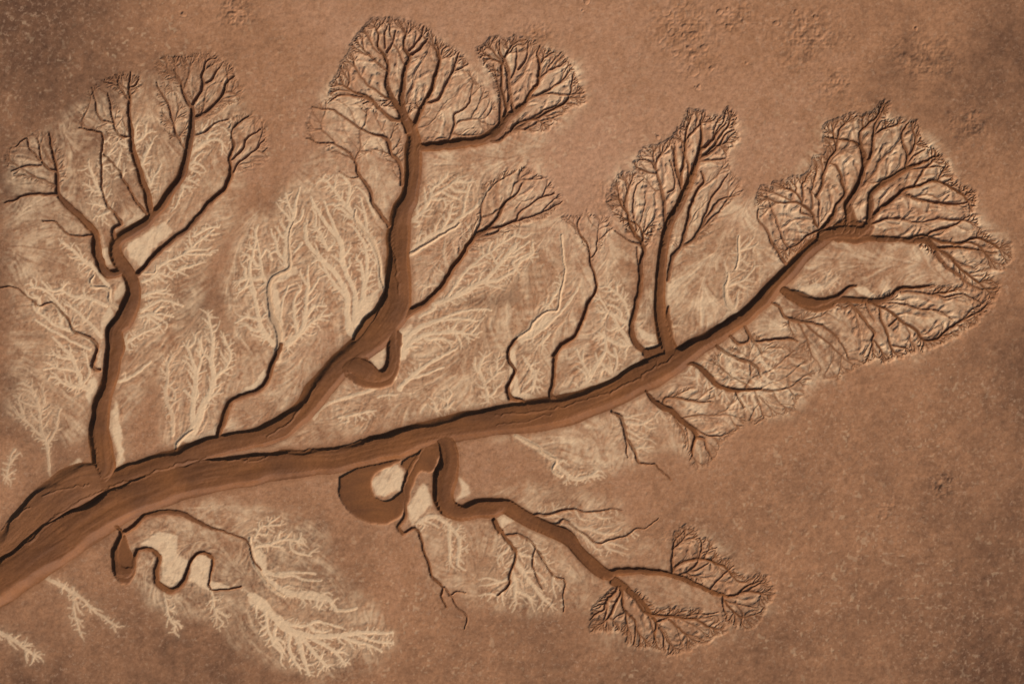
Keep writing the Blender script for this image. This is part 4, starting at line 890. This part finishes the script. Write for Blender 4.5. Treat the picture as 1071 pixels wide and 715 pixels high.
C_LIGHT = (0.52, 0.265, 0.145); C_MID = (0.40, 0.186, 0.089); C_DAMP_VIGNETTE = (0.145, 0.066, 0.034); C_FLECK = (0.54, 0.32, 0.19)
C_PALE = (0.79, 0.525, 0.305); C_WET1 = (0.150, 0.056, 0.020); C_WET2 = (0.275, 0.100, 0.030)
MAT = mat()
# ------------------------------------------------------------------ meshes
col = bpy.context.scene.collection
F = OWN[:-1, :-1].copy()
cnt_ = np.bincount(F.ravel(), minlength=len(PARTS) + 1)
for i, (k, p) in enumerate(PARTS):      # slivers go back to the ground sheet
    if cnt_[i + 1] < (30 if k.startswith('silt_') else 6): F[F == i + 1] = 0
idx = np.arange(ny * nx).reshape(ny, nx)
v00 = idx[:-1, :-1].ravel(); v01 = idx[:-1, 1:].ravel(); v11 = idx[1:, 1:].ravel(); v10 = idx[1:, :-1].ravel()
Fr = F.ravel(); order = np.argsort(Fr, kind='stable'); Fs = Fr[order]
def build(name, pid, parent=None, origin=None):
    a = np.searchsorted(Fs, pid); b = np.searchsorted(Fs, pid + 1)
    f = order[a:b]
    if len(f) < 3: return None
    q = np.stack([v10[f], v11[f], v01[f], v00[f]], 1).ravel()
    used = np.zeros(nx * ny, bool); used[q] = True; u = np.flatnonzero(used)
    remap = np.empty(nx * ny, np.int32); remap[u] = np.arange(len(u)); li = remap[q]
    co = CO[u].copy()
    own = np.array([co[:, 0].mean(), co[:, 1].mean(), 0.0], np.float32) if pid else np.zeros(3, np.float32)
    if parent is not None: own = np.array(origin, np.float32)
    co -= own
    me = bpy.data.meshes.new(name)
    me.vertices.add(len(u)); me.vertices.foreach_set('co', co.ravel())
    me.loops.add(len(li)); me.loops.foreach_set('vertex_index', li)
    me.polygons.add(len(f)); me.polygons.foreach_set('loop_start', np.arange(len(f), dtype=np.int32) * 4)
    me.polygons.foreach_set('use_smooth', np.ones(len(f), bool))
    me.update(calc_edges=True)
    at = me.attributes.new('soil', 'FLOAT_COLOR', 'POINT'); at.data.foreach_set('color', COL[u].ravel())
    me.normals_split_custom_set_from_vertices(NF[u])
    me.materials.append(MAT)
    o = bpy.data.objects.new(name, me); col.objects.link(o)
    if parent is not None: o.parent = parent
    else: o.location = own
    return o
gr = build('ground', 0); gr['kind'] = 'structure'; gr['label'] = 'bare reddish brown tidal mudflat'
print('ground', time.time() - T0)
sizes = np.bincount(Fr, minlength=len(PARTS) + 1)
for key, (nm, lab, cat) in THINGS.items():
    ids = [i + 1 for i, (k, p) in enumerate(PARTS) if k == key]
    ids = [i for i in ids if sizes[i] >= 6]
    m = np.isin(Fr, ids); c = CO[v00[m]].mean(0)
    big = [i for i in ids if PARTS[i - 1][1] == 'channel_bed'][:1] or ids[:1]
    if len(ids) == 1:
        o = build(nm, ids[0])
    else:
        o = bpy.data.objects.new(nm, None); o.empty_display_size = 1; col.objects.link(o); org = (float(c[0]), float(c[1]), -0.5); o.location = org
        for i in ids: build(PARTS[i - 1][1], i, o, org)
    o['label'] = lab; o['category'] = cat
    g_ = {'tributary_channel': 'tributaries of the main channel', 'gully': 'small gullies along the banks'}.get(nm)
    if g_: o['group'] = g_
for key, ids in sid.items():
    ids = [i for i in ids if sizes[i] >= 30]
    if not ids: continue
    if len(ids) == 1: o = build('silt_deposit', ids[0])
    else:
        m = np.isin(Fr, ids); c = CO[v00[m]].mean(0); org = (float(c[0]), float(c[1]), 0.0)
        o = bpy.data.objects.new('silt_deposit', None); col.objects.link(o); o.location = org
        for i in ids: build('silt_branch', i, o, org)
    o['label'] = SILTNAME[key]; o['category'] = 'silt deposit'; o['group'] = 'pale branching silt deposits beside the channels'
for i, (k, p) in enumerate(PARTS):
    if k.startswith('pit_') and sizes[i + 1] > 3:
        o = build('shallow_pit', i + 1)
        if o: o['label'] = 'small shallow round pit in the open mud along the top of the flat'; o['category'] = 'pit'; o['group'] = 'shallow pits in the open mud'
print('meshes', time.time() - T0)
# ------------------------------------------------------------------ light, sky, camera
EL = math.radians(31); AZ = math.radians(135)      # sun stands over the upper left of the plan (x-, y+)
sx, sy, sz = math.cos(EL) * math.cos(AZ), math.cos(EL) * math.sin(AZ), math.sin(EL)
sd = bpy.data.lights.new('sun', 'SUN'); sd.energy = 4.2; sd.angle = math.radians(0.6); sd.color = (1.0, 0.93, 0.84)
so = bpy.data.objects.new('sun', sd); col.objects.link(so)
from mathutils import Vector
so.rotation_euler = Vector((sx, sy, sz)).to_track_quat('Z', 'Y').to_euler(); so.location = (-60, 60, 80)
w = bpy.data.worlds.new('World'); bpy.context.scene.world = w; w.use_nodes = True
nt = w.node_tree; sky = nt.nodes.new('ShaderNodeTexSky'); sky.sky_type = 'NISHITA'; sky.sun_disc = False
sky.sun_elevation = EL; sky.sun_rotation = math.atan2(sx, sy)
bg = nt.nodes['Background']; bg.inputs[1].default_value = 0.07; nt.links.new(sky.outputs[0], bg.inputs[0])
cam = bpy.data.cameras.new('camera'); cam.lens = 50; cam.sensor_width = 36; cam.clip_end = 20000
co = bpy.data.objects.new('camera', cam); col.objects.link(co)
co.location = (0, 0, 1071 * U * 50 / 36); co.rotation_euler = (0, 0, 0)
sc = bpy.context.scene; sc.camera = co
sc.view_settings.view_transform = 'Standard'; sc.view_settings.look = 'None'; sc.view_settings.gamma = 1; sc.view_settings.exposure = 0.0
print('done', time.time() - T0)
